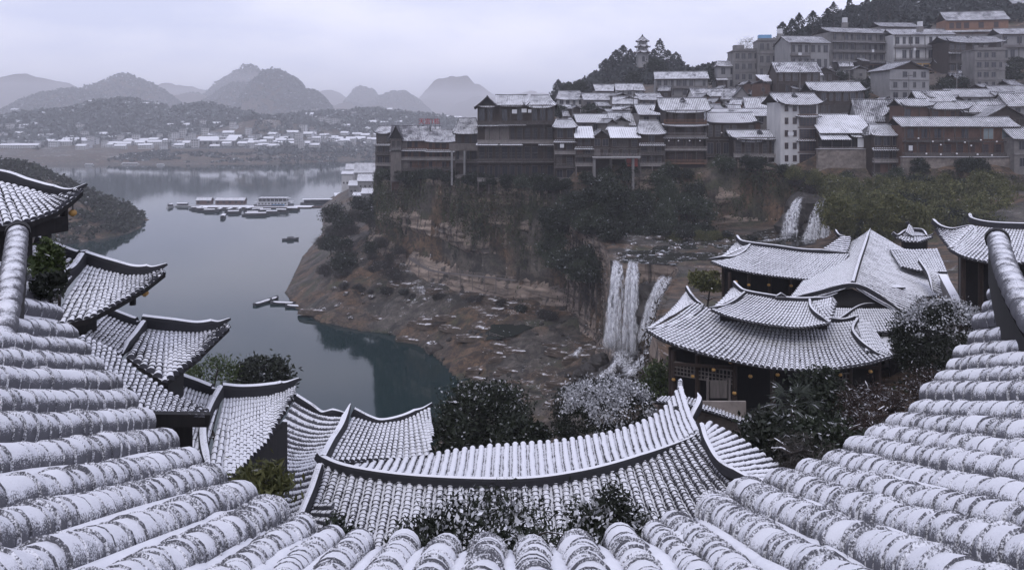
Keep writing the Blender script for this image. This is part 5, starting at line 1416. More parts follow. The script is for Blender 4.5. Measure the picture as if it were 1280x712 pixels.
def make_tree(name, label, cat, rx, rz, trunk, leafmat, clumps, per, size, loc=(0, 0, 0), rz_rot=0, group=None, aspect=.45, droop=0, spread=.26, shell=.75, nl=7, tr=.16, snow_top=0):
    """crown centre stands TRUNK above the ground"""
    o = thing(name, label, cat, loc, rz_rot, group)
    b = MB(); pts = crown_points(rx, rx, rz, clumps, per, spread, shell)
    pts[:, 2] = np.where(pts[:, 2] < -rz * .55, -rz * .55 + (pts[:, 2] + rz * .55) * .3, pts[:, 2])
    leafset(b, pts + np.array((0, 0, trunk)), size, aspect, 0, droop)
    if snow_top:
        nn_ = pts / np.array((rx, rx, rz)); k = (nn_[:, 2] + .95 * fbm(pts[:, 0] * 3.4 / rx, pts[:, 1] * 3.4 / rx, pts[:, 2] * 3 / rx) > .56) & (np.linalg.norm(nn_, axis=1) > .62) & (rng.random(len(pts)) < snow_top)
        b = MB(); leafset(b, pts[~k] + np.array((0, 0, trunk)), size, aspect, 0, droop); leafset(b, pts[k] + np.array((0, 0, trunk + size * .3)), size * .9, .6, 1, -.2)
        cr = b.build('crown', [M[leafmat], M['snow_leaf']], o)
    else: cr = b.build('crown', M[leafmat], o)
    b = MB(); limbs(b, (0, 0, -.4), (0, 0, trunk + rz * .25), tr, nl, rx * .8, rz * .7); b.build('trunk', M['bark'], o)
    return o

def make_conifer(label, h, r, loc, group, n=900, size=.5, name='conifer'):
    o = thing(name, label, 'tree', loc, rng.random() * 6, group)
    b = MB(); z = rng.random(n) ** .8; a = rng.random(n) * 6.28
    prof = r * np.clip((1 - z ** 3.2) * (.55 + .6 * np.clip(z * 2.5, 0, 1)), .05, 1.1) * (.55 + .45 * rng.random(n)) * (1 + .25 * np.sin(a * 2 + z * 9))
    leafset(b, np.stack([prof * np.cos(a), prof * np.sin(a), h * (.08 + .92 * z)], -1), size, .4, 0, .3)
    b.build('crown', M['conifer'], o)
    b = MB(); b.tube([(0, 0, -1), (0, 0, h * .8)], [r * .16, .05], 6); b.build('trunk', M['bark'], o)
    return o

# ---- shrubs and trees close to the viewer
def near_bush(label, px, py, D, rx, rz, mat, clumps, per, size, name='shrub', cat='shrub', group=None, tmax=9.0, **kw):
    p = P(px, py, D); zg = Hs(p[0], p[1])
    tr = max(.3, p[2] - zg)
    if tr > tmax: zg = p[2] - tmax; tr = tmax
    return make_tree(name, label, cat, rx, rz, tr, mat, clumps, per, size, (p[0], p[1], zg), rng.random() * 6, group, **kw)

near_bush('domed dark shrub whose top is white with snow, behind the bowed ridge', 760, 522, 34, 2.45, 1.7, 'leaf_snow', 230, 120, .062, spread=.13, shell=.95, nl=9, snow_top=.9)
near_bush('round dark broadleaf tree dusted with snow at the inlet side of the centre hall', 606, 526, 42, 2.7, 2.3, 'leaf_dark', 150, 120, .105, name='tree', cat='tree', spread=.18, shell=.85, snow_top=.08)
near_bush('darker low shrub at the right foot of the round dark tree', 655, 548, 36, 1.3, .9, 'leaf_dark', 50, 70, .12, spread=.25)
near_bush('dark shrub between the centre hall wing and the round dark tree', 560, 545, 34, 1.1, 1.2, 'leaf_dark', 40, 70, .11, spread=.25)
near_bush('tall rounded shrub thickly specked with snow right of the big hall', 1180, 428, 30, 1.85, 1.75, 'leaf_snow', 230, 120, .055, spread=.13, shell=.95, nl=9, snow_top=.75)
near_bush('reddish brown twiggy bush below the big right hall', 1098, 520, 26, 1.45, 1.1, 'leaf_brown', 100, 90, .07, aspect=.18, spread=.22, nl=12)
near_bush('second snow specked shrub behind the reddish brown bush', 1172, 492, 28, 1.2, 1.0, 'leaf_brown', 70, 80, .07, aspect=.22, spread=.24)
near_bush('snow flecked shrub with broad leaves beside the near roof edge', 968, 548, 20, .85, .75, 'leaf_snow', 50, 60, .085, spread=.28)
near_bush('dark leafy shrub under the terrace of the big right hall', 1030, 500, 32, 1.5, 1.3, 'leaf_dark', 60, 80, .1, spread=.25)
near_bush('low dark shrub beside the right edge of the near roof', 1040, 560, 19, 1.0, .7, 'leaf_dark', 50, 60, .08, spread=.26)
near_bush('grey twiggy shrub at the left foot of the reddish brown bush', 1006, 575, 18, .8, .55, 'leaf_grey', 60, 50, .07, aspect=.12, spread=.3, nl=16)
near_bush('green shrub on the rock left of the big hall gallery', 832, 478, 54, 1.9, 1.6, 'leaf_green', 60, 70, .14, spread=.25)
near_bush('small green bush at the left corner of the smaller hall', 885, 352, 66, 1.5, 1.0, 'leaf_olive', 40, 60, .16, spread=.25)
near_bush('evergreen tree with ragged top standing above the water on the left', 326, 474, 62, 2.3, 2.0, 'leaf_dark', 70, 70, .2, name='tree', cat='tree', spread=.24)
near_bush('bare twiggy shrub beside the ragged evergreen above the water', 262, 466, 46, 1.8, .8, 'leaf_green', 40, 36, .13, spread=.3, aspect=.3)
near_bush('light green bamboo-like shrub at the left edge of the long centre roof', 322, 612, 10.5, .40, .30, 'leaf_olive', 46, 34, .075, aspect=.26, droop=.5, spread=.36)
near_bush('small green shrub growing beside the left verge of the near roof', 60, 326, 10.2, .18, .30, 'leaf_green', 40, 30, .05, aspect=.4, spread=.3, tmax=.5, tr=.02)
near_bush('small shrub on the slope under the upper left pavilion post', 60, 356, 9.6, .2, .2, 'leaf_snow', 30, 26, .045, aspect=.4, spread=.3, tmax=.4, tr=.02)
# the planting that stands in front of the long centre roof
near_bush('broad dark shrub flecked with snow in the middle, right in front of the long roof', 606, 676, 6.7, .62, .34, 'leaf_snow', 130, 50, .03, aspect=.33, spread=.24, shell=.8, nl=12, tr=.03, snow_top=.3)
near_bush('dark shrub with one tall sprig in front of the right half of the long roof', 762, 672, 6.7, .42, .30, 'leaf_snow', 100, 44, .03, aspect=.33, spread=.26, nl=10, tr=.03, snow_top=.25)
near_bush('tall sprig rising from the dark shrub', 768, 636, 6.8, .15, .26, 'leaf_snow', 26, 24, .03, aspect=.33, spread=.36, nl=6, tr=.015)
near_bush('thin dark sprig at the left of the broad near shrub', 520, 682, 6.9, .26, .26, 'leaf_snow', 34, 26, .034, aspect=.33, spread=.36, nl=6, tr=.02)
near_bush('little dark shrub at the lower left end of the long roof', 424, 668, 8.3, .22, .20, 'leaf_dark', 30, 26, .04, aspect=.36, spread=.34, nl=6, tr=.02)

# windmill palm below the big right hall
p = P(992, 506, 26); zg = Hs(p[0], p[1])
o = thing('palm', 'fan palm with drooping fronds below the big right hall', 'palm tree', (p[0], p[1], zg))
hgt = p[2] - zg
b = MB(); b.tube([(0, 0, -.3), (.05, 0, hgt * .5), (0, .03, hgt)], [.13, .11, .10], 8); b.build('trunk', M['bark'], o)
for i in range(16):
    a = i * 2.4; el = .9 - i * .11; b = MB(); d0 = np.array((math.cos(a) * math.cos(el), math.sin(a) * math.cos(el), math.sin(el)))
    c0 = np.array((0, 0, hgt)); c1 = c0 + d0 * .55; b.tube([c0, c1], .014, 4)
    s = np.cross(d0, (0, 0, 1)); s /= np.linalg.norm(s); uu = np.cross(s, d0)
    for k in range(13):
        t = (k - 6) / 6 * 1.35; e = c1 + (d0 * math.cos(t) + s * math.sin(t)) * .62 + np.array((0, 0, -.16 * abs(t) - .1)); m_ = (c1 * .5 + e * .5) + np.array((0, 0, .05)); q = np.cross(e - c1, uu); q /= np.linalg.norm(q)
        b.add([c1, m_ + q * .025, e, m_ - q * .025], [(0, 1, 2, 3)])
    b.build('frond', M['leaf_dark'], o)

# leaning bare branch right of the palm
o = thing('fallen_branch', 'bare grey branch leaning across the shrubs by the near roof', 'branch', tuple(P(1010, 585, 17.5)))
b = MB(); b.tube([P(985, 603, 17.3), P(1010, 588, 17.5), P(1060, 560, 18)], [.03, .025, .012], 6)
for a_, c_ in (((1010,588,17.5),(1030,560,17.9)), ((1030,577,17.7),(1052,574,17.6)), ((998,595,17.4),(1002,575,17.5))): b.tube([P(*a_), P(*c_)], [.015, .005], 5)
b.build('wood', M['bark'], o, tuple(P(1010, 585, 17.5)))

# ---- the cliffs' own green: hanging creepers too many to count
def hang_vines(name, A, N, T, count, mask, lmin, lmax, mat, size, out=(.2, .9), aspect=.32):
    n, m = A.shape[:2]; C_ = []
    tries = 0
    while len(C_) < count and tries < count * 30:
        tries += 1
        i, j = rng.integers(0, n), rng.integers(0, m)
        p = A[i, j]
        if p[2] < 1 or rng.random() > mask(p, T[i, j], i): continue
        L = rng.uniform(lmin, lmax); k = max(3, int(L / .42))
        q = np.linspace(0, 1, k)
        off = rng.uniform(*out)
        nn = np.array((N[i, j, 0], N[i, j, 1], 0))
        s = p + nn * off + np.array((nn[1], -nn[0], 0)) * rng.normal() * .5
        pts = s + np.stack([rng.normal(size=k) * .22, rng.normal(size=k) * .22, -q * L + rng.normal(size=k) * .1], -1) + nn * (.35 * np.sin(q * 2.2))[:, None]
        C_.append(pts)
    c = np.concatenate(C_); b = MB(); leafset(b, c, size, aspect, 0, 1.1)
    return tag(b.build(name, M[mat]), kind='stuff')

def px_of(p): return 640 + p[0] * F / p[1]
def py_of(p): return 150 + (60 - p[2]) * F / p[1]
def vmask(p, t, i):
    x = px_of(p)
    k = .95 if t > .5 else .3
    if 505 < x < 650 and t < .6: k = .03
    if 640 < x < 690 and t < .45: k = .12
    if x > 690: k = .9 if t > .12 else .3
    g = float(fbm(p[0] / 6, p[1] / 6 + p[2] / 14, 3.3))
    return k * (1.0 if g > -.1 else .22)
hang_vines('hanging_vines', CL_A, CL_N, CL_T, 7500, vmask, 2, 8.5, 'vine', .42)
hang_vines('hanging_creepers', CL_A, CL_N, CL_T, 2600, lambda p, t, i: vmask(p, t, i) * (1 if float(fbm(p[0] / 9, p[1] / 9, 8.1)) > 0 else .15), 2, 6, 'vine_brown', .34, (.4, 1.2))
hang_vines('trailing_moss', CF_A, CF_N, CF_T, 1300, lambda p, t, i: .9 if (p[1] > 156 or p[1] < 146) else .12, 1, 4, 'vine_brown', .3)

# ---- bushes and trees that hold on to the ledges, and the thicket under the town
def proto_set(mk): return [mk(i) for i in range(4)]
hid = (0, -400, -60)
B1 = [make_tree('tree', 'x', 'tree', 2.6, 2.2, 2.6, 'leaf_dark', 50, 60, .24, hid, spread=.27, tr=.2) for _ in range(3)]
B2 = [make_tree('tree', 'x', 'tree', 2.4, 2.6, 2.4, 'willow', 40, 64, .32, hid, spread=.28, droop=1.4, aspect=.22, tr=.18) for _ in range(3)]
B3 = [make_tree('shrub', 'x', 'shrub', 2.0, 1.4, 1.2, 'leaf_grey', 50, 64, .34, hid, spread=.34, aspect=.07, nl=14, tr=.12) for _ in range(2)]
B4 = [make_tree('bamboo', 'x', 'bamboo', 2.3, 2.6, 2.6, 'leaf_olive', 50, 64, .27, hid, spread=.3, droop=.8, aspect=.25, tr=.1) for _ in range(3)]
B5 = [make_tree('shrub', 'x', 'shrub', 1.8, 1.2, 1.0, 'leaf_snow', 40, 36, .3, hid, spread=.3, tr=.1) for _ in range(2)]
def plant(protos, x, y, z, s, label, group, sz=1.0):
    src = protos[rng.integers(len(protos))]
    return dup(src, (x, y, z), rng.random() * 6.28, (s, s, s * sz), label, group)
def plant_px(protos, px, py, D, s, label, group, sz=1.0, foot=2.6):
    """PY is where the middle of the crown shows; the foot is sunk into whatever slope is there"""
    p = P(px, py, D); return plant(protos, p[0], p[1], p[2] - foot * s * sz, s, label, group, sz)

g = 'trees clinging to the cliff right of the stilt house'
for i in range(34):
    px = rng.uniform(684, 775); t = (px - 684) / 91; py = rng.uniform(235, 330 + 30 * t)
    D = 200 - 18 * t - (py - 235) * .12 - 2
    if px > 750 and py > 315: continue
    plant_px(B1 if rng.random() < .62 else B2, px, py, D, rng.uniform(.8, 1.5), 'leafy tree clinging to the cliff right of the largest stilt house', g)
g = 'willowy trees on the ledge under the town'
for i in range(40):
    px = rng.uniform(752, 885); py = rng.uniform(236, 296)
    plant_px(B2 if rng.random() < .6 else B1, px, py, 198 - (py - 236) * .22, rng.uniform(.7, 1.25), 'drooping pale green tree on the ledge below the middle cliff houses', g)
g = 'shrubs at the stream edge'
for i in range(16):
    px = rng.uniform(800, 960); py = rng.uniform(290, 306)
    plant_px(B5 if rng.random() < .5 else B4, px, py, 178, rng.uniform(.5, .8), 'low snow dusted shrub beside the stream above the falls', g, .8, 1.2)
g = 'bamboo below the long stone wall'
for i in range(115):
    px = rng.uniform(1045, 1290); py = rng.uniform(226, 290)
    plant_px((B4, B4, B4, B3, B1)[rng.integers(5)], px, py, 182 - (py - 226) * .5, rng.uniform(.6, 1.5), 'bushy yellow green bamboo below the stone walls of the town', g)
g = 'brush between the upper falls'
for i in range(14):
    px = rng.uniform(985, 1060); py = rng.uniform(222, 246)
    plant_px(B4 if rng.random() < .4 else B3, px, py, 187, rng.uniform(.6, 1.0), 'brownish brush above the upper falls', g, 1, 1.4)
g = 'bamboo near the small hall'
for i in range(12):
    px = rng.uniform(1040, 1160); py = rng.uniform(262, 290)
    plant_px(B4, px, py, 130, rng.uniform(.7, 1.2), 'green bamboo beside the upper falls behind the right roofs', g)
g = 'trees on the river end of the cliff'
for i in range(42):
    px = rng.uniform(405, 505); py = rng.uniform(238, 335)
    if px < 440 and py < 262: continue
    D = 300 - (py - 238) * .55 - (px - 405) * .25
    plant_px(B3 if rng.random() < .72 else B1, px, py, D, rng.uniform(.8, 1.5) * (1.25 if px < 450 else 1), 'scrubby bare tree on the river end of the cliff', g)
g = 'shrubs at the cliff foot'
for i in range(26):
    px = rng.uniform(430, 690); py = rng.uniform(358, 385) if px > 520 else rng.uniform(320, 372)
    p0 = P(px, py, 204); D = 232 - (px - 430) * .16
    x = (px - 640) * D / F; z = Hs(x, D)
    plant(B3 if rng.random() < .6 else B5, x, D, z, rng.uniform(.45, .9), 'low bare shrub on the slope at the foot of the cliff', g)
g = 'shrubs by the two falls'
for i in range(14):
    px = rng.uniform(838, 866); py = rng.uniform(385, 455)
    plant_px(B1 if rng.random() < .5 else B4, px, py, 136 - (py - 352) * .12, rng.uniform(.4, .75), 'dark shrub on the rock beside the second fall', g, .9, 1.3)
g = 'brush along the cliff top'
for i in range(120):
    k = rng.integers(6, len(EDGE) - 3); t = rng.random(); x, y = [EDGE[k][q] + (EDGE[k + 1][q] - EDGE[k][q]) * t for q in (0, 1)]
    if rng.random() < .5: k = rng.integers(2, 7); x, y = [EDGE[k][q] + (EDGE[k + 1][q] - EDGE[k][q]) * t for q in (0, 1)]
    y += rng.uniform(-1.6, 1.2); z = float(zT(np.array([x]), np.array([y]))[0])
    plant(B1 if i % 3 else B2, x, y, z - rng.uniform(.6, 2.4), rng.uniform(.5, .95), 'dark overhanging brush along the cliff top under the front row of houses', g, .9)
g = 'trees between the town houses'
for i, (px, py, D, s) in enumerate([(1070,100,262,1.5),(1085,110,250,1.3),(1052,98,268,1.2),(1040,105,262,1),(1182,106,255,1.2),(1200,104,255,1),(1172,112,250,1),(1265,92,262,1.5),(1270,80,268,1.2),(760,132,275,1.5),(738,140,262,1.3),(752,142,258,1),(716,150,250,1),(893,90,300,1.4),(884,98,296,1),(960,146,222,1),(1010,104,258,1),(1130,108,248,1),(1150,118,240,1),(700,140,280,1.2),(690,128,300,1.2),(1240,110,245,1),(955,108,262,.8),(1056,122,240,1.2),(1068,130,236,1),(820,84,330,1.6),(792,98,320,1.4),(770,100,330,1.3),(710,112,330,1.4),(725,108,335,1.2),(1000,150,222,.8),(1078,118,240,1),(1214,98,262,1.1)]):
    plant_px(B1 if i % 3 else B3, px, py, D, s, 'dark tree growing among the upper town houses', g)
g = 'saplings in front of the stone wall'
for px in (1204, 1214, 1226, 1150): plant_px(B1, px, 208, 183.5, .8, 'dark shrub growing on the long stained stone wall', g, 1.2)
for p_ in B1 + B2 + B3 + B4 + B5:
    for ch in list(p_.children): bpy.data.objects.remove(ch)
    bpy.data.objects.remove(p_)

# bare tree behind the corner house
near_bush('leafless tree spreading above the stained block at the left of the upper town', 934, 56, 300, 3.6, 3.4, 'leaf_grey', 60, 16, .45, name='tree', cat='tree', aspect=.06, spread=.3, nl=26, tr=.22)

# conifers on the skyline
g = 'skyline conifers'
for px, pt, pb, D, r in [(978,28,52,318,2.4),(990,24,52,320,2.6),(999,17,50,322,2.4),(1016,14,46,326,3.2),(1034,11,44,330,2.6),(1042,3,44,330,3.0),(1062,-4,40,334,2.5),(1098,-12,34,340,4.5),(1084,-2,36,340,4.0),(1112,-8,34,345,4)]:
    p = P(px, pb, D); h = P(px, pt, D)[2] - p[2]
    make_conifer('dark conifer standing on the skyline behind the grey galleried row', h, r, tuple(p), g, 700, .55)
g = 'hilltop conifers'
for px, pt, pb, D, r in [(698,100,124,420,3.0),(770,63,84,445,3.4),(779,57,80,450,3.8),(788,62,84,450,3.4),(825,49,84,452,4.2),(817,62,84,450,3.8),(845,66,92,448,5),(757,74,94,445,4),(835,63,88,446,4.6),(764,70,90,445,3.6),(857,84,100,446,2.6),(848,74,96,440,4.5)]:
    p = P(px, pb, D); h = P(px, pt, D)[2] - p[2]
    make_conifer('dark conifer on the pagoda hill', h, r, tuple(p), g, 500, .8)

# ---- far woods: crowns beyond counting
def woods(name, xs, ys, count, r, per, size, mat='leaf_far', keep=None, hz=1.0):
    x = rng.uniform(*xs, count); y = rng.uniform(*ys, count)
    k = np.ones(count, bool) if keep is None else keep(x, y)
    x, y = x[k], y[k]; z = H(x, y); k = z > .6; x, y, z = x[k], y[k], z[k]
    rr = r * rng.uniform(.6, 1.35, len(x))
    d = rng.normal(size=(len(x), per, 3)); d /= np.linalg.norm(d, axis=2)[..., None]; d[..., 2] = np.abs(d[..., 2])
    c = np.stack([x, y, z], -1)[:, None] + d * rr[:, None, None] * np.array((1, 1, 1.25 * hz)) * rng.uniform(.6, 1, (len(x), per, 1))
    b = MB(); leafset(b, c.reshape(-1, 3), size, .7)
    return tag(b.build(name, M[mat]), kind='stuff')
woods('promontory_woods', (-330, -175), (345, 540), 2600, 3.0, 22, 1.0, 'leaf_dark', lambda x, y: fbm(x / 25, y / 25, 2) > -.35)
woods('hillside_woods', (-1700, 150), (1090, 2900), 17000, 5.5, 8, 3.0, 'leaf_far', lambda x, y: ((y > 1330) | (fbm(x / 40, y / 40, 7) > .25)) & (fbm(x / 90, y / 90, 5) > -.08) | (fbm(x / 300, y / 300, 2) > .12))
for px, D, w_ in ((150,1480,190),(250,1500,170),(60,1400,190),(150,2879,313),(95,2620,277),(345,2639,169),(388,2620,96),(308,3968,257),(300,3026,221),(455,4611,192),(495,4182,240),(450,1650,220)):
    cx = P(px, 100, D)[0]
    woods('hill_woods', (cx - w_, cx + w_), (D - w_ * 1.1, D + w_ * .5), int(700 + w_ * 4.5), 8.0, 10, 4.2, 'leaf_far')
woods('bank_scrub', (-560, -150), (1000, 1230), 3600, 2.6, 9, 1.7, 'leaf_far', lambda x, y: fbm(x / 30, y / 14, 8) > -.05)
def on_pagoda_hill(x, y): return (np.abs((x - 78) / 62) ** 2 + ((y - 446) / 62) ** 2) < 1
woods('pagoda_hill_woods', (10, 150), (385, 500), 1300, 3.4, 24, 1.2, 'conifer', lambda x, y: on_pagoda_hill(x, y) & ~((np.abs(x - 79) < 7) & (y < 441) & (y > 418)), 1.1)
woods('ridge_woods', (125, 420), (318, 470), 2600, 3.2, 22, 1.2, 'conifer', lambda x, y: y > 322 + 0 * x)
woods('terrace_scrub', (20, 210), (225, 318), 900, 1.1, 16, .5, 'leaf_dark', lambda x, y: fbm(x / 12, y / 12, 3) > .1)
woods('slope_scrub', (8, 60), (14, 60), 260, .8, 30, .16, 'leaf_dark', lambda x, y: (x > 9) & ~((x > 13) & (x < 26) & (y > 40)))

# ------------------------------------------------------------------ falling water
def edge(o, k, m):
    """how thick the water is: thin towards the rim and the ends of every strand"""
    n = len(o.data.vertices); i = np.arange(n); q = (i % k) / (k - 1) * 2 - 1; v = ((i // k) % m) / (m - 1)
    a = (1 - np.abs(q) ** 1.6) * np.clip((1 - v) * 5, 0, 1) * np.clip(v * 9 + .35, 0, 1)
    at = o.data.attributes.new('edge', 'FLOAT', 'POINT'); at.data.foreach_set('value', a.astype(np.float32))
def waterfall(label, lip, foot, out, layers=3, nu=14, nv=26, name='waterfall', group=None, wid=1.0):
    """many separate falling strands, thin at the lip, breaking up and fanning out below"""
    W = np.linalg.norm(lip[-1] - lip[0]); n = int(9 + W * 5 * layers / 2)
    lip, foot = resample(lip, 40), resample(foot, 40); o_ = lip.mean(0); b = MB(); nv = 24; v = np.linspace(0, 1, nv)
    cl = np.linspace(.12, .88, max(2, int(W / 2.6)))
    for s in range(n):
        u = np.clip(cl[rng.integers(len(cl))] + rng.normal() * .10, 0, 1) if rng.random() < .86 else rng.random()
        k = int(u * 39); a = lip[k] + np.array((0, rng.uniform(-.35, .5), rng.uniform(-.7, .15))); e = foot[int(np.clip(k + rng.normal() * 4, 0, 39))] + np.array((rng.normal() * .5, rng.normal() * .6, rng.uniform(-.4, .6)))
        v0 = 0 if rng.random() < .7 else rng.uniform(.1, .5); vv = v0 + (1 - v0) * v
        h = np.sqrt(vv)
        p = np.stack([a[0] + (e[0] - a[0]) * h, a[1] + (e[1] - a[1]) * h, a[2] + (e[2] - a[2]) * vv], -1)
        p[:, 0] += .22 * fbm(vv * 6, s * 1.7, 3) ; p[:, 1] += .3 * fbm(vv * 5, s * 2.3, 8)
        w = wid * 1.7 * (rng.uniform(.14, .42) + rng.uniform(.1, .55) * vv) * (1 + .5 * fbm(vv * 9, s * 3.1, 5)) * np.clip((1 - v) * 7 + .25, 0, 1) * (1 if v0 == 0 else np.clip(v * 6, .1, 1))
        q = np.linspace(-1, 1, 5)
        A = p[:, None] + np.stack([q[None] * w[:, None], -.25 * (1 - q ** 2)[None] * w[:, None] * 2, 0 * q[None] * w[:, None]], -1)
        b.grid(A)
    t = b.build(name, M['falls'], None, tuple(o_), smooth=True)
    edge(t, 5, nv)
    return tag(t, label, 'waterfall', group)
waterfall('broadest waterfall, plunging white from the middle of the ledge', [P(768,324,151.6), P(776,328,150.6), P(787,325,150.2), P(797,328,150)], [P(762,438,144), P(772,446,143.4), P(788,448,143.4), P(797,446,143.6)], 4, 5, wid=.6)
waterfall('narrower second waterfall slanting down right of the broadest one', [P(829,344,146.2), P(834,345,146), P(840,346,145.6)], [P(803,432,139.5), P(811,440,139), P(820,444,139)], 4, 7, wid=.75)
def cascade(label, paths, name='cascade'):
    b = MB(); o_ = P(*paths[0][0][0])
    for pts, w0, w1 in paths:
        p = smooth_line([P(*q) for q in pts], 16); w_ = np.linspace(w0, w1, 16) * (1 + .25 * fbm(np.arange(16) / 2, w0, 3))
        d = np.gradient(p, axis=0); s = np.stack([-d[:, 1], d[:, 0], 0 * d[:, 0]], -1); s /= np.linalg.norm(s, axis=1)[:, None] + 1e-6; s = np.where(np.abs(s[:, 0:1]) < .5, np.array([[1., 0, 0]]), s)
        u = np.linspace(-.5, .5, 7)
        A = p[:, None] + s[:, None] * (u[None, :, None] * w_[:, None, None]); A[..., 2] += (.25 - u ** 2)[None] * .8 * w_[:, None] * .5 + .15 * fbm(np.arange(16)[:, None] * .8, np.arange(7)[None] * .9, w0 * 3)
        b.grid(A)
    t = b.build(name, M['falls'], None, tuple(o_), smooth=True); edge(t, 7, 16); return tag(t, label, 'waterfall')
cascade('white cascade splitting over the rocks at the foot of the broadest waterfall', [([(780,440,144),(772,456,142.5),(755,468,141),(746,478,140)],4,2.4), ([(770,440,144),(778,452,142),(790,464,140),(800,474,139)],3,3.5), ([(760,436,145),(740,436,146),(722,440,147),(716,448,146)],1.4,2.6), ([(772,448,143),(764,462,141.5),(766,474,140)],1.6,1.6), ([(790,446,143.6),(786,456,142),(776,466,140.6)],1.2,1.5)])
cascade('broad white chute under the second waterfall', [([(816,434,138.4),(806,446,137),(794,460,135.6),(778,474,134)],2.4,3.6), ([(819,438,138),(812,454,136.4),(802,470,135)],1.6,2.4)])
cascade('small white fall spilling left into the brown pool', [([(726,434,147.5),(721,440,146.8),(718,446,146.3)],1.0,1.6)])
g = 'upper falls'
waterfall('left slender fall of the upper falls under the town', [P(999,246,182), P(1004,246,182)], [P(980,298,175), P(991,300,175)], 2, 2, 7, 20, wid=.75)
waterfall('middle fall of the upper falls under the town', [P(1026,250,181), P(1032,251,181)], [P(1007,306,173), P(1019,310,173)], 2, 2, 8, 20, wid=.75)
waterfall('right fall of the upper falls beside the bamboo', [P(1036,252,181), P(1042,252,181)], [P(1024,310,172.6), P(1033,312,172.6)], 2, 2, 7, 20, wid=.75)
cascade('white water running out under the upper falls', [([(985,298,174.6),(968,300,173),(950,303,171)],4,2.5), ([(1012,308,172.6),(990,306,171.5),(965,308,170)],3,2)])

# rocks: shaped boulders, each its own
def boulder(label, p, s, group=None, flat=.65, seed=0, mat='rock', name='boulder'):
    n, m = 14, 10
    th, ph = np.meshgrid(np.linspace(0, 2 * np.pi, n), np.linspace(0, np.pi, m), indexing='ij')
    d = np.stack([np.cos(th) * np.sin(ph), np.sin(th) * np.sin(ph), np.cos(ph)], -1)
    r_ = s * (1 + .55 * fbm(d[..., 0] * 1.6 + seed, d[..., 1] * 1.6, d[..., 2] * 1.6 + seed, 4)); r_[-1] = r_[0]
    A = d * r_[..., None] * np.array((1, .85, flat)); b = MB(); b.grid(A)
    o = b.build(name, M[mat], None, (0, 0, 0)); o.location = tuple(p); o.rotation_euler = (0, 0, rng.random() * 6)
    return tag(o, label, 'rock', group)
def shelf_rock(label, p, L, W, Hh, rz, group, seed):
    """a flat slab of layered rock with a ragged rim"""
    n = 26; a = np.linspace(0, 2 * np.pi, n + 1); r_ = 1 + .45 * fbm(np.cos(a) * 1.5 + seed, np.sin(a) * 1.5, seed, 4); r_[-1] = r_[0]
    rows = []
    for k, (z, s) in enumerate([(-1.4, 1.06), (-.5, 1.02), (-.48, .96), (-.12, .985), (0, .95), (.04, .8), (.08, .4), (.09, .02)]):
        rr = r_ * s * (1 + .05 * fbm(a * 2, k * 1.7, seed)); rr[-1] = rr[0]
        zz = z * Hh + .12 * fbm(np.cos(a) * 2 * s + seed, np.sin(a) * 2 * s, 4); zz[-1] = zz[0]
        rows.append(np.stack([np.cos(a) * rr * L, np.sin(a) * rr * W, zz], -1))
    b = MB(); b.grid(np.array(rows)); o = b.build('rock_shelf', M['shelf_rock'], None, (0, 0, 0)); o.location = tuple(p); o.rotation_euler = (rng.normal() * .05, rng.normal() * .05, rz)
    return tag(o, label, 'rock', group)
def on_ground(px, D, dz=0): 
    x = (px - 640) * D / F; return (x, D, Hs(x, D) + dz)
boulder('large pale boulder by the cliff foot with snow around it', on_ground(540, 189, .6), 2.3, None, .8, 3)
for i, (px, py, D, s) in enumerate([(812,372,147.5,3.0),(808,395,146.5,3.2),(806,418,145.5,3.0),(845,375,143.5,2.4),(842,400,142,2.6)]):
    boulder('wet dark rock rib between the two main falls', P(px, py, D), s, 'rock ribs between the main falls', 1.2, i * 4.1 + 2, 'wet_rock')
g = 'rocks in the cascade'
for i, (px, py, D, s) in enumerate([(778,452,146.5,3.0),(762,462,144.5,2.6),(790,470,144,2.8),(748,470,143.5,2.4),(772,478,142.5,2.4),(800,458,145,2.6),(735,456,147.5,2.0),(815,462,143.5,2.8),(724,462,146,1.6),(808,480,142,2.2),(750,446,148,2.2),(786,440,147.6,2.4)]):
    boulder('wet dark rock in the cascade below the falls', P(px, py + 8, D), s, g, .8, i * 3.1, 'wet_rock')
g = 'stones of the stream bed'
for i in range(34):
    px, D = rng.uniform(770, 960), rng.uniform(153, 180); x = (px - 640) * D / F
    boulder('low snowy stone in the stream above the falls', (x, D, float(zS(np.array([x]), np.array([D]))[0]) + .1), rng.uniform(.4, 1.3), g, .5, i * 2.3)
g = 'stones of the basin'
for i in range(80):
    px, D = rng.uniform(520, 770), rng.uniform(146, 200); x = (px - 640) * D / F; z = Hs(x, D)
    if z < .3: continue
    boulder('brown stone lying on the basin floor', (x, D, z), rng.uniform(.3, 1.1), g, .55, i * 1.7, 'wet_rock')
g = 'rock shelves along the bank'
for i in range(52):
    px, D = rng.uniform(385, 660), rng.uniform(176, 240); x = (px - 640) * D / F; z = Hs(x, D)
    if z < .25 or bool(inside(np.array(x), np.array(D), TOWN)): continue
    shelf_rock('flat layered rock shelf on the bank below the cliff', (x, D, z + .35), rng.uniform(2, 5.5), rng.uniform(1.2, 2.6), rng.uniform(.7, 1.5), -.45 + rng.normal() * .25, g, i * 1.3)
g = 'rock shelves of the basin'
for i in range(34):
    px, D = rng.uniform(590, 775), rng.uniform(142, 178); x = (px - 640) * D / F; z = Hs(x, D)
    if z < .25 or bool(inside(np.array(x), np.array(D), SHELF)): continue
    shelf_rock('low brown rock shelf on the basin floor', (x, D, z + .2), rng.uniform(1.5, 4.5), rng.uniform(1, 2.2), rng.uniform(.6, 1.2), rng.normal() * .5, g, i * 1.9 + 40)
g = 'stones of the left bank'
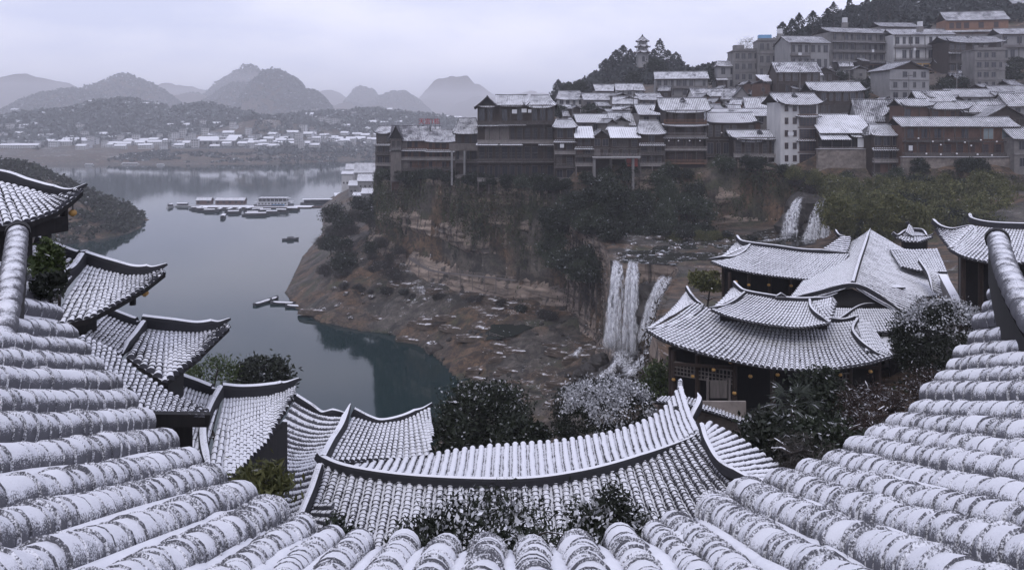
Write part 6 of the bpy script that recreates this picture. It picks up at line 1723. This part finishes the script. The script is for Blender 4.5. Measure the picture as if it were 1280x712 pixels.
for i in range(46):
    px, D = rng.uniform(375, 540), rng.uniform(205, 250); x = (px - 640) * D / F; z = Hs(x, D)
    if z < .3: continue
    boulder('snowy stone on the bank under the cliff', (x, D, z), rng.uniform(.4, 1.3), g, .5, i * 1.9)
g = 'rocks under the upper falls'
for i, (px, py, D, s) in enumerate([(1004,262,184,4.5),(990,285,180,4),(1030,268,184,5),(1016,292,178.5,3.6),(1045,285,182,5),(1034,300,178,3.6),(1060,270,184,5),(978,300,179,2.4)]):
    boulder('mossy rock hump under the upper falls', P(px, py, D), s, g, .9, i * 2.7, 'wet_rock')
# ------------------------------------------------------------------ the river's boats, landing and waterfront
def hull(L, W, Hh, mat_h='boat_hull', n=15):
    """a boat hull, bow to +x, with deck"""
    x = np.linspace(-.5, .5, n); wd = np.where(x > 0, np.sqrt(np.clip(1 - (x / .5) ** 2.6, 0, 1)), np.clip(1 - (np.abs(x) / .5) ** 5 * .35, 0, 1)); wd = np.maximum(wd, .04)
    sh = Hh * (1 + .55 * np.clip(x * 2, 0, 1) ** 2 + .15 * np.clip(-x * 2, 0, 1) ** 2)
    prof = [(-.5, 1), (-.5, .35), (-.33, -.25), (.33, -.25), (.5, .35), (.5, 1)]
    A = np.array([[(x[i] * L, a * W * wd[i], sh[i] * c if c > 0 else -.25 * Hh) for a, c in prof] for i in range(n)])
    b = MB(); b.grid(A); b.grid(np.stack([A[:, 0], A[:, 5]], 1) - np.array((0, 0, .12 * Hh))); b.add(A[0], [(5, 4, 3, 2, 1, 0)])
    return b

def boat(label, p, rz, L, W, roof=None, cat='boat', name='boat', group=None, white=False, roofz=2.0, cover=(.8, -.1)):
    o = thing(name, label, cat, p, rz, group)
    hull(L, W, .8).build('hull', M['boat_white' if white else 'boat_hull'], o)
    if roof:
        cl, cx = cover[0] * L, cover[1] * L
        b = MB(); n = 7; th = np.linspace(0, math.pi, 9)
        A = np.array([[(cx + (q - .5) * cl, math.cos(t) * W * .46, roofz - .35 + .35 * math.sin(t)) for t in th] for q in np.linspace(0, 1, n)]); b.grid(A); b.grid(A - np.array((0, 0, .14)))
        b.build('canopy', M['thick_snow'], o)
        b = MB()
        for q in np.linspace(-.48, .48, 5):
            for s in (-1, 1): b.tube([(cx + q * cl, s * W * .43, .5), (cx + q * cl, s * W * .43, roofz - .3)], .05, 5)
        b.build('canopy_frame', M['iron'], o)
        b = MB(); b.box(cx - cl * .45, cx + cl * .45, -W * .38, W * .38, .6, roofz - .7); b.build('cabin', M['glass'], o)
    else:
        b = MB(); 
        for q in (-.28, 0, .22): b.box(q * L - .12, q * L + .12, -W * .42, W * .42, .45, .55)
        b.build('thwart', M['old_wood'], o)
    return o
def at_water(px, py, z=0.0):
    D = F * CZ / (py - HZ); return ((px - 640) * D / F, D, z)

# pontoon landing with boathouses
x0, D0, _ = at_water(212, 259); x1, _, _ = at_water(415, 259)
o = thing('landing', 'long floating landing stage in the middle of the river', 'pier', ((x0 + x1) / 2, D0, 0))
w = x1 - x0
b = MB(); b.box(-w * .32, w * .38, -4.5, 4.5, .2, .7)
for q in np.linspace(-w * .3, w * .36, 14): b.tube([(q, -3.6, .15), (q, 3.6, .15)], .45, 7)
b.build('deck', M['rail'], o)
b = MB(); b.box(w * .38, w * .62, -.9, .9, .3, .7); b.build('gangway', M['boat_red'], o)
b = MB(); railing(b, (-w * .32, 4.3), (w * .38, 4.3), .7, 1.1, .1, 1.5); b.build('railing', M['trim'], o)
def boathouse(label, pxa, pxb, ph, mat='boat_red'):
    xa, D, _ = at_water(pxa, 257); xb = at_water(pxb, 257)[0]; o = thing('boathouse', label, 'boathouse', ((xa + xb) / 2, D + 1.5, .7)); ww = (xb - xa) / 2
    b = MB(); b.box(-ww, ww, -2.5, 2.5, 0, ph); b.build('wall', M[mat], o)
    for q in np.linspace(-ww + 1.6, ww - 1.6, max(2, int(ww / 2))): window(o, q, ph * .35, 1.4, ph * .4, -2.52, 'plain', 'trim')
    gable_roof(o, -ww, ww, ph, ph + 1.5, 5, 'x', 'thick_snow', .6, 0, .8)
    for ch in o.children:
        if ch.name.startswith(('roof', 'ridge')): ch.location.y = -2.5
    return o
boathouse('short russet boathouse on the landing stage', 246, 264, 3.4)
boathouse('long russet boathouse with a bright snow roof on the landing stage', 270, 306, 3.4)
# double deck tour boat
p = at_water(343, 258.5)
o = thing('tour_boat', 'white double deck tour boat moored at the landing stage', 'tour boat', p, 0)
hull(27, 6.5, 1.5).build('hull', M['boat_hull'], o)
b = MB(); b.box(-11, 10, -2.9, 2.9, 1.2, 3.6); b.build('lower_cabin', M['boat_white'], o)
b = MB(); b.box(-1, 8, -2.96, -2.9, 1.3, 2.3); b.build('blue_stripe', M['boat_blue'], o)
for q in np.linspace(-9.5, 8.5, 9): window(o, q, 2.1, 1.2, .9, -2.97, 'plain', 'boat_white')
b = MB(); b.box(-12.5, 12.5, -3.3, 3.3, 3.6, 3.85); railing(b, (-12.4, -3.2), (12.4, -3.2), 3.85, 1.0, .1, 1.2); b.build('upper_deck', M['boat_white'], o)
b = MB(); b.box(-10, 9, -2.4, 2.4, 3.86, 5.9); b.build('upper_cabin', M['glass'], o)
for q in np.linspace(-10.4, 9.4, 8):
    b = MB(); b.box(q - .12, q + .12, -2.9, -2.7, 3.85, 6.1); b.build('post', M['boat_white'], o)
for q in np.linspace(-9, 8, 7):
    b = MB(); b.box(q - 1.25, q + 1.25, -3.2, 3.2, 6.1, 6.5); b.build('roof_panel', M['thick_snow'], o)
b = MB(); b.box(-11.6, 10.6, -3.1, 3.1, 5.92, 6.09); b.build('canopy', M['boat_white'], o)
boat('long low covered ferry with a snow roof, right end of the landing stage', at_water(400, 254.5), R(4), 27, 5, True, 'ferry', 'ferry', None, False, 3.6, (.86, -.02))
g = 'small covered boats at the landing'
for px, py, a in [(253,263,8),(262,265,5),(274,264,95),(286,264,88),(298,264,92),(310,263,84),(322,264,20),(332,265,12),(340,267,5),(352,265,-6),(292,267,12),(316,268,6),(246,262,0),(366,263,0)]:
    boat('small covered boat with snow on its canopy moored by the landing stage', at_water(px, py), R(a), 9.5, 2.6, True, 'boat', 'covered_boat', g, False, 2.2, (.72, 0))
boat('snow covered boat moored end on, nearest of those at the landing stage', at_water(279, 272), R(105), 11, 2.8, True, 'boat', 'covered_boat', None, False, 2.0, (.8, 0))
boat('long pale covered boat along the front of the landing stage', at_water(320, 269.5), R(6), 17, 3, True, 'boat', 'covered_boat', None, False, 2.2, (.75, 0))
boat('pale launch moored apart at the left end of the landing stage', at_water(231, 258), R(175), 15, 3.2, True, 'boat', 'launch', None, True, 2.6, (.5, .1))
boat('small white boat with a peaked bow at the far left of the landing', at_water(213, 259), R(80), 7, 2.4, True, 'boat', 'launch', None, True, 2.6, (.5, 0))
boat('lone dark boat drifting in the middle of the river', at_water(363, 300), R(18), 8, 2.1, True, 'boat', 'wooden_boat', None, False, 1.7, (.4, .0))
for c in bpy.data.objects:
    if c.name.startswith('canopy') and c.parent and 'lone dark' in (c.parent.get('label') or ''): c.data.materials.clear(); c.data.materials.append(M['boat_hull'])
def flat_boat(label, px, py, a, L=8.0, W=2.1):
    o = thing('punt', label, 'boat', at_water(px, py), R(a)); hull(L, W, .7).build('hull', M['boat_hull'], o)
    b = MB(); n = 11; x = np.linspace(-.44, .36, n)
    A = np.array([[(xx * L, q * W * .38 * (1 - .5 * max(0, xx) ** 2), .62 + .22 * math.cos(q * 1.4) + .05 * rng.random()) for q in np.linspace(-1, 1, 6)] for xx in x]); b.grid(A); b.build('snow_cover', M['thick_snow'], o)
flat_boat('snow filled boat at the outer end of the boats by the brown bank', 329, 379, 62, 7.5); flat_boat('snow filled boat second from the outer end by the brown bank', 338, 376, 66, 7.5)
flat_boat('long snow filled boat lying along the brown bank', 353, 380, 172, 8.5); flat_boat('boat half drawn up on the brown bank', 368, 384, 168, 6.5)

# waterfront houses at the cliff's river end
for i, (pxa, pxb, pt, pe, pb, D, lab) in enumerate([(432,446,205,211,226,620,'far small'),(443,470,204,214,230,520,'long roofed'),(427,441,214,217,238,545,'tall narrow white'),(436,452,226,231,246,480,'low'),(447,466,218,225,240,470,'broad roofed'),(452,470,236,241,254,420,'lower'),(441,450,241,244,256,440,'tiny'),(455,468,254,258,266,372,'lowest')]):
    a = P(pxa, pb, D); c = P(pxb, pb, D); o = thing('house', lab + ' waterfront house below the river end of the cliff', 'house', ((a[0] + c[0]) / 2, D, a[2])); w2 = (c[0] - a[0]) / 2
    ze = P(0, pe, D)[2] - a[2]; zt = ze + max(1.2, (pe - pt) * D / F)
    b = MB(); b.box(-w2, w2, 0, 7, -4, ze); b.build('wall', M['white_wall' if 'white' in lab else 'plaster'], o)
    for q in np.linspace(-w2 * .6, w2 * .6, 3): window(o, q, ze * .4, 1.0, 1.3, -.01)
    gable_roof(o, -w2, w2, ze, zt, 7, 'x', 'thick_snow', .7, 0, .9)
o = thing('quay', 'snowy stone quay wall running along the waterfront under the cliff', 'quay', at_water(424, 262))
q0 = np.array(at_water(424, 262)); b = MB()
pts = smooth_line([np.array(at_water(421, 246)), np.array(at_water(424, 256)), np.array(at_water(430, 268)), np.array(at_water(437, 280))], 20) + np.array((0, 0, .5))
b.sweep(pts, [(-2.2, -2), (2.2, -2), (2.2, 2.4), (-2.2, 2.4)]); b.build('stone_face', M['stone'], o, tuple(q0))
b = MB(); b.sweep(pts + np.array((0, 0, 2.45)), [(-2.3, 0), (2.3, 0), (2.2, .25), (-2.2, .25)]); b.build('snow_top', M['thick_snow'], o, tuple(q0))

# walkway and fence at the foot of the cliff
o = thing('walkway', 'railed plank walkway slanting along the foot of the cliff', 'walkway', tuple(P(570, 345, 209)))
pts = smooth_line([P(512, 322, 216), P(535, 336, 213), P(560, 341, 209), P(600, 345, 205), P(645, 350, 200)], 30); oo = tuple(P(570, 345, 209))
b = MB(); b.sweep(pts, [(-.8, -.15), (.8, -.15), (.8, 0), (-.8, 0)]); b.build('deck', M['old_wood'], o, oo)
b = MB(); b.sweep(pts + np.array((0, -.8, 1.0)), [(-.06, -.06), (.06, -.06), (.06, .06), (-.06, .06)]); b.build('handrail', M['old_wood'], o, oo)
for i in range(0, 30, 3):
    b = MB(); q = pts[i] + np.array((0, -.75, 0)); b.tube([q + np.array((0, 0, -4)), q + np.array((0, 0, 1))], .1, 5); b.build('post', M['old_wood'], o, oo)
o = thing('fence', 'low plank fence curving across the basin floor below the cliff', 'fence', on_ground(660, 178))
oo = np.array(on_ground(660, 178)); pts = smooth_line([np.array(on_ground(px, D, .9)) for px, D in ((612, 184), (640, 181), (670, 178), (695, 175), (722, 170))], 26)
b = MB()
for z in (-.1, -.5): b.sweep(pts + np.array((0, 0, z)), [(-.05, -.07), (.05, -.07), (.05, .07), (-.05, .07)])
b.build('rail', M['old_wood'], o, tuple(oo))
for i in range(0, 26, 2):
    b = MB(); b.tube([pts[i] - np.array((0, .08, 1.3)), pts[i] + np.array((0, -.08, .1))], .07, 5); b.build('post', M['old_wood'], o, tuple(oo))

# pavilion on the left promontory
p = P(42, 217, 430); o = thing('pavilion', 'tiny pavilion roof on the wooded left promontory', 'pavilion', tuple(p))
b = MB()
for s in ((-5, 5), ): pass
for x in (-3, 3):
    for y in (-3, 3): b = MB(); b.tube([(x, y, -6), (x, y, 2.4)], .2, 6); b.build('column', M['dark_wood'], o)
b = MB()
for q in range(4):
    t0, t1 = q * math.pi / 2 + math.pi / 4, (q + 1) * math.pi / 2 + math.pi / 4
    slope(b, [(.4 * math.cos(t0), .4 * math.sin(t0), 5.2), (.4 * math.cos(t1), .4 * math.sin(t1), 5.2)], [(6.5 * math.cos(t0), 6.5 * math.sin(t0), 2.2), (6.5 * math.cos(t1), 6.5 * math.sin(t1), 2.2)], 8, 5, .2, sag=.5, lift=.8, k=3, steps=False, thick=.2)
b.build('roof', [M['far_tile'], M['dark_wood']], o)
b = MB(); b.tube([(0, 0, 5), (0, 0, 6.4)], [.5, .12], 7); b.build('finial', M['ridge'], o)

# ------------------------------------------------------------------ the town across the river, small with distance
def far_house(w, h, d, fl, wall, roof='flat', nw=5):
    b = MB(); b.box(-w/2, w/2, 0, d, -6, h, 0)
    if roof == 'flat': b.box(-w/2 - .6, w/2 + .6, -.6, d + .4, h, h + .9, 1)
    else:
        v = [(-w/2 - .8, -.9, h - .2), (w/2 + .8, -.9, h - .2), (w/2 + .8, d/2, h + d * .32), (-w/2 - .8, d/2, h + d * .32), (-w/2 - .8, d + .9, h - .2), (w/2 + .8, d + .9, h - .2)]
        b.add(v, [(0, 1, 2, 3), (3, 2, 5, 4)], 1); b.add([(p[0], p[1], p[2] - .35) for p in v], [(3, 2, 1, 0), (4, 5, 2, 3)], 0)
        b.add([(-w/2, 0, h), (-w/2, d, h), (-w/2, d/2, h + d * .28), (w/2, 0, h), (w/2, d, h), (w/2, d/2, h + d * .28)], [(0, 1, 2), (5, 4, 3)], 0)
    for f in range(fl):
        for q in range(nw):
            x = -w/2 + w * (q + .5) / nw; z = h / fl * (f + .3); b.box(x - w / nw * .27, x + w / nw * .27, -.12, -.02, z, z + h / fl * .48, 2)
    return b.mesh('house', [M[wall], M['thick_snow'], M['glass']])
FM = [far_house(12, 9, 9, 3, 'boat_white', 'flat', 4), far_house(16, 7, 9, 2, 'boat_white', 'gable', 5), far_house(10, 14, 9, 4, 'white_wall', 'flat', 3), far_house(20, 6.5, 9, 2, 'white_wall', 'gable', 6), far_house(26, 4, 8, 1, 'plaster', 'gable', 7)]
def far_house_at(px, py, D, k, s, label, group):
    p = P(px, py, D); o = bpy.data.objects.new('house', FM[k]); C.objects.link(o)
    # stand it where the slope is seen at that height
    Ds = np.arange(1040, 2400, 12.0); xs = (px - 640) * Ds / F; zs = H(xs, Ds); k_ = np.argmin(np.abs(HZ + (CZ - zs) * F / Ds - py) + 40 * (zs < .5)); D = Ds[k_]
    o.location = (xs[k_], D, zs[k_]); s *= max(1, D / 1400)
    o.location = o.location; o.scale = (s, s, s); o.rotation_euler = (0, 0, rng.uniform(-.3, .3))
    tag(o, label, 'house', group)
far_rows = [
 ('pale house in the riverside row across the water on the left', 'far riverside row on the left', [(58,176,1150,1),(72,178,1140,0),(88,176,1150,3),(100,174,1180,1),(118,177,1160,0),(126,171,1200,1),(136,176,1150,3),(150,173,1180,0),(160,170,1220,1),(168,176,1150,0),(20,172,1200,3),(10,166,1240,2),(30,176,1160,0)]),
 ('white block in the long row across the water', 'far long white row', [(208,172,1180,0),(218,173,1180,0),(228,172,1180,2),(238,173,1180,0),(247,172,1190,0),(256,172,1180,2),(266,173,1180,0),(274,172,1190,0),(285,172,1180,1),(196,172,1180,1),(232,160,1250,1)]),
 ('house on the middle of the far left hillside', 'far hillside houses', [(146,136,1450,0),(158,134,1450,1),(168,135,1440,1),(178,134,1450,3),(188,134,1450,0),(135,160,1330,1),(143,154,1350,3),(40,148,1350,1),(50,146,1380,1),(228,128,1480,0),(244,126,1500,1),(258,128,1500,3),(280,127,1500,0),(193,120,1550,1),(178,119,1550,1),(8,160,1300,0),(22,164,1280,1)]),
 ('house below the steep round hill across the water', 'houses below the round hill', [(314,176,1180,0),(323,178,1170,2),(335,177,1180,1),(345,174,1200,0),(354,175,1190,1),(362,172,1210,0),(378,166,1230,2),(384,172,1210,1),(391,170,1230,0),(372,178,1170,1),(340,182,1140,1),(330,183,1130,1),(303,182,1140,0),(318,184,1130,3),(395,177,1190,1),(405,174,1210,1),(412,178,1200,1),(380,184,1120,1)]),
 ('tall block at the right foot of the round hill', 'tall blocks at the round hill', [(402,156,1330,2),(410,157,1320,2),(418,158,1310,2),(424,156,1330,2)]),
 ('low house of the far settlement beside the river bend', 'far bend settlement', [(432,160,1350,1),(436,152,1450,1),(444,162,1340,1),(452,156,1420,3),(458,164,1320,1),(466,158,1420,1),(474,152,1520,1),(430,170,1260,1),(446,170,1270,3),(456,174,1230,1),(480,158,1450,1),(424,180,1190,1),(438,178,1200,1),(488,152,1560,1),(498,156,1500,1),(506,150,1600,3),(516,154,1520,1),(526,148,1620,1),(540,152,1560,1),(556,148,1640,3),(572,150,1600,1)]),
]
far_rows += [('pale house scattered over the wooded slopes across the water', 'scattered far houses', [(rng.uniform(0, 580), rng.uniform(128, 182), 0, int(rng.integers(0, 5))) for _ in range(70)])]
far_rows += [('small pale house in the dense band along the far waterline', 'far waterline band', [(px, 188 - 13 * rng.random() - max(0, px - 380) * .05, 0, int(rng.integers(0, 4))) for px in np.linspace(2, 470, 96)])]
for lab, grp, L in far_rows:
    for px, py, D, k in L: far_house_at(px, py, D, k, rng.uniform(.7, 1.1), lab, grp)
far_house_at(92, 181, 1120, 4, 1.7, 'long snow roofed shed on the far shore at the left', None)
far_house_at(174, 181, 1120, 4, 1.5, 'long snow roofed shed on the far shore, beside the pale row', None)
far_house_at(270, 183, 1100, 4, 2.4, 'longest snow roofed shed on the far quay', None)
for px, py, L_, lab in ((112,206.5,12,'small white barge near the far left shore'), (163,205.5,24,'long white barge near the far left shore'), (296,199,14,'pale boat near the far shore under the round hill'), (201,207,10,'low boat at the far shore beside the long barge'), (268,203,9,'small far boat below the long white row')):
    boat(lab, at_water(px, py), R(2), L_, 4, True, 'boat', 'barge', None, True, 2.2, (.85, 0))
# long retaining wall of the far quay
o = thing('retaining_wall', 'long dark quay wall on the far shore below the longest shed', 'wall', tuple(P(265, 187, 1095)))
b = MB(); b.box(-62, 62, 0, 2, -9, 1.2); b.build('wall_face', M['stone'], o)
b = MB(); b.box(-63, 63, -.4, 2.4, 1.2, 1.9); b.build('coping', M['thick_snow'], o)
# landing steps across the water
o = thing('landing_steps', 'stone steps running down the far bank to the water', 'steps', tuple(P(380, 196, 1150)))
b = MB(); p0 = P(373, 178, 1190) - P(380, 196, 1150); p1 = P(390, 199, 1120) - P(380, 196, 1150)
for i in range(24):
    q = p0 + (p1 - p0) * i / 23; b.box(q[0] - 3.4, q[0] + 3.4, q[1] - 3, q[1] + 3, q[2] - 3, q[2] + .4)
b.build('flight', M['trim'], o)
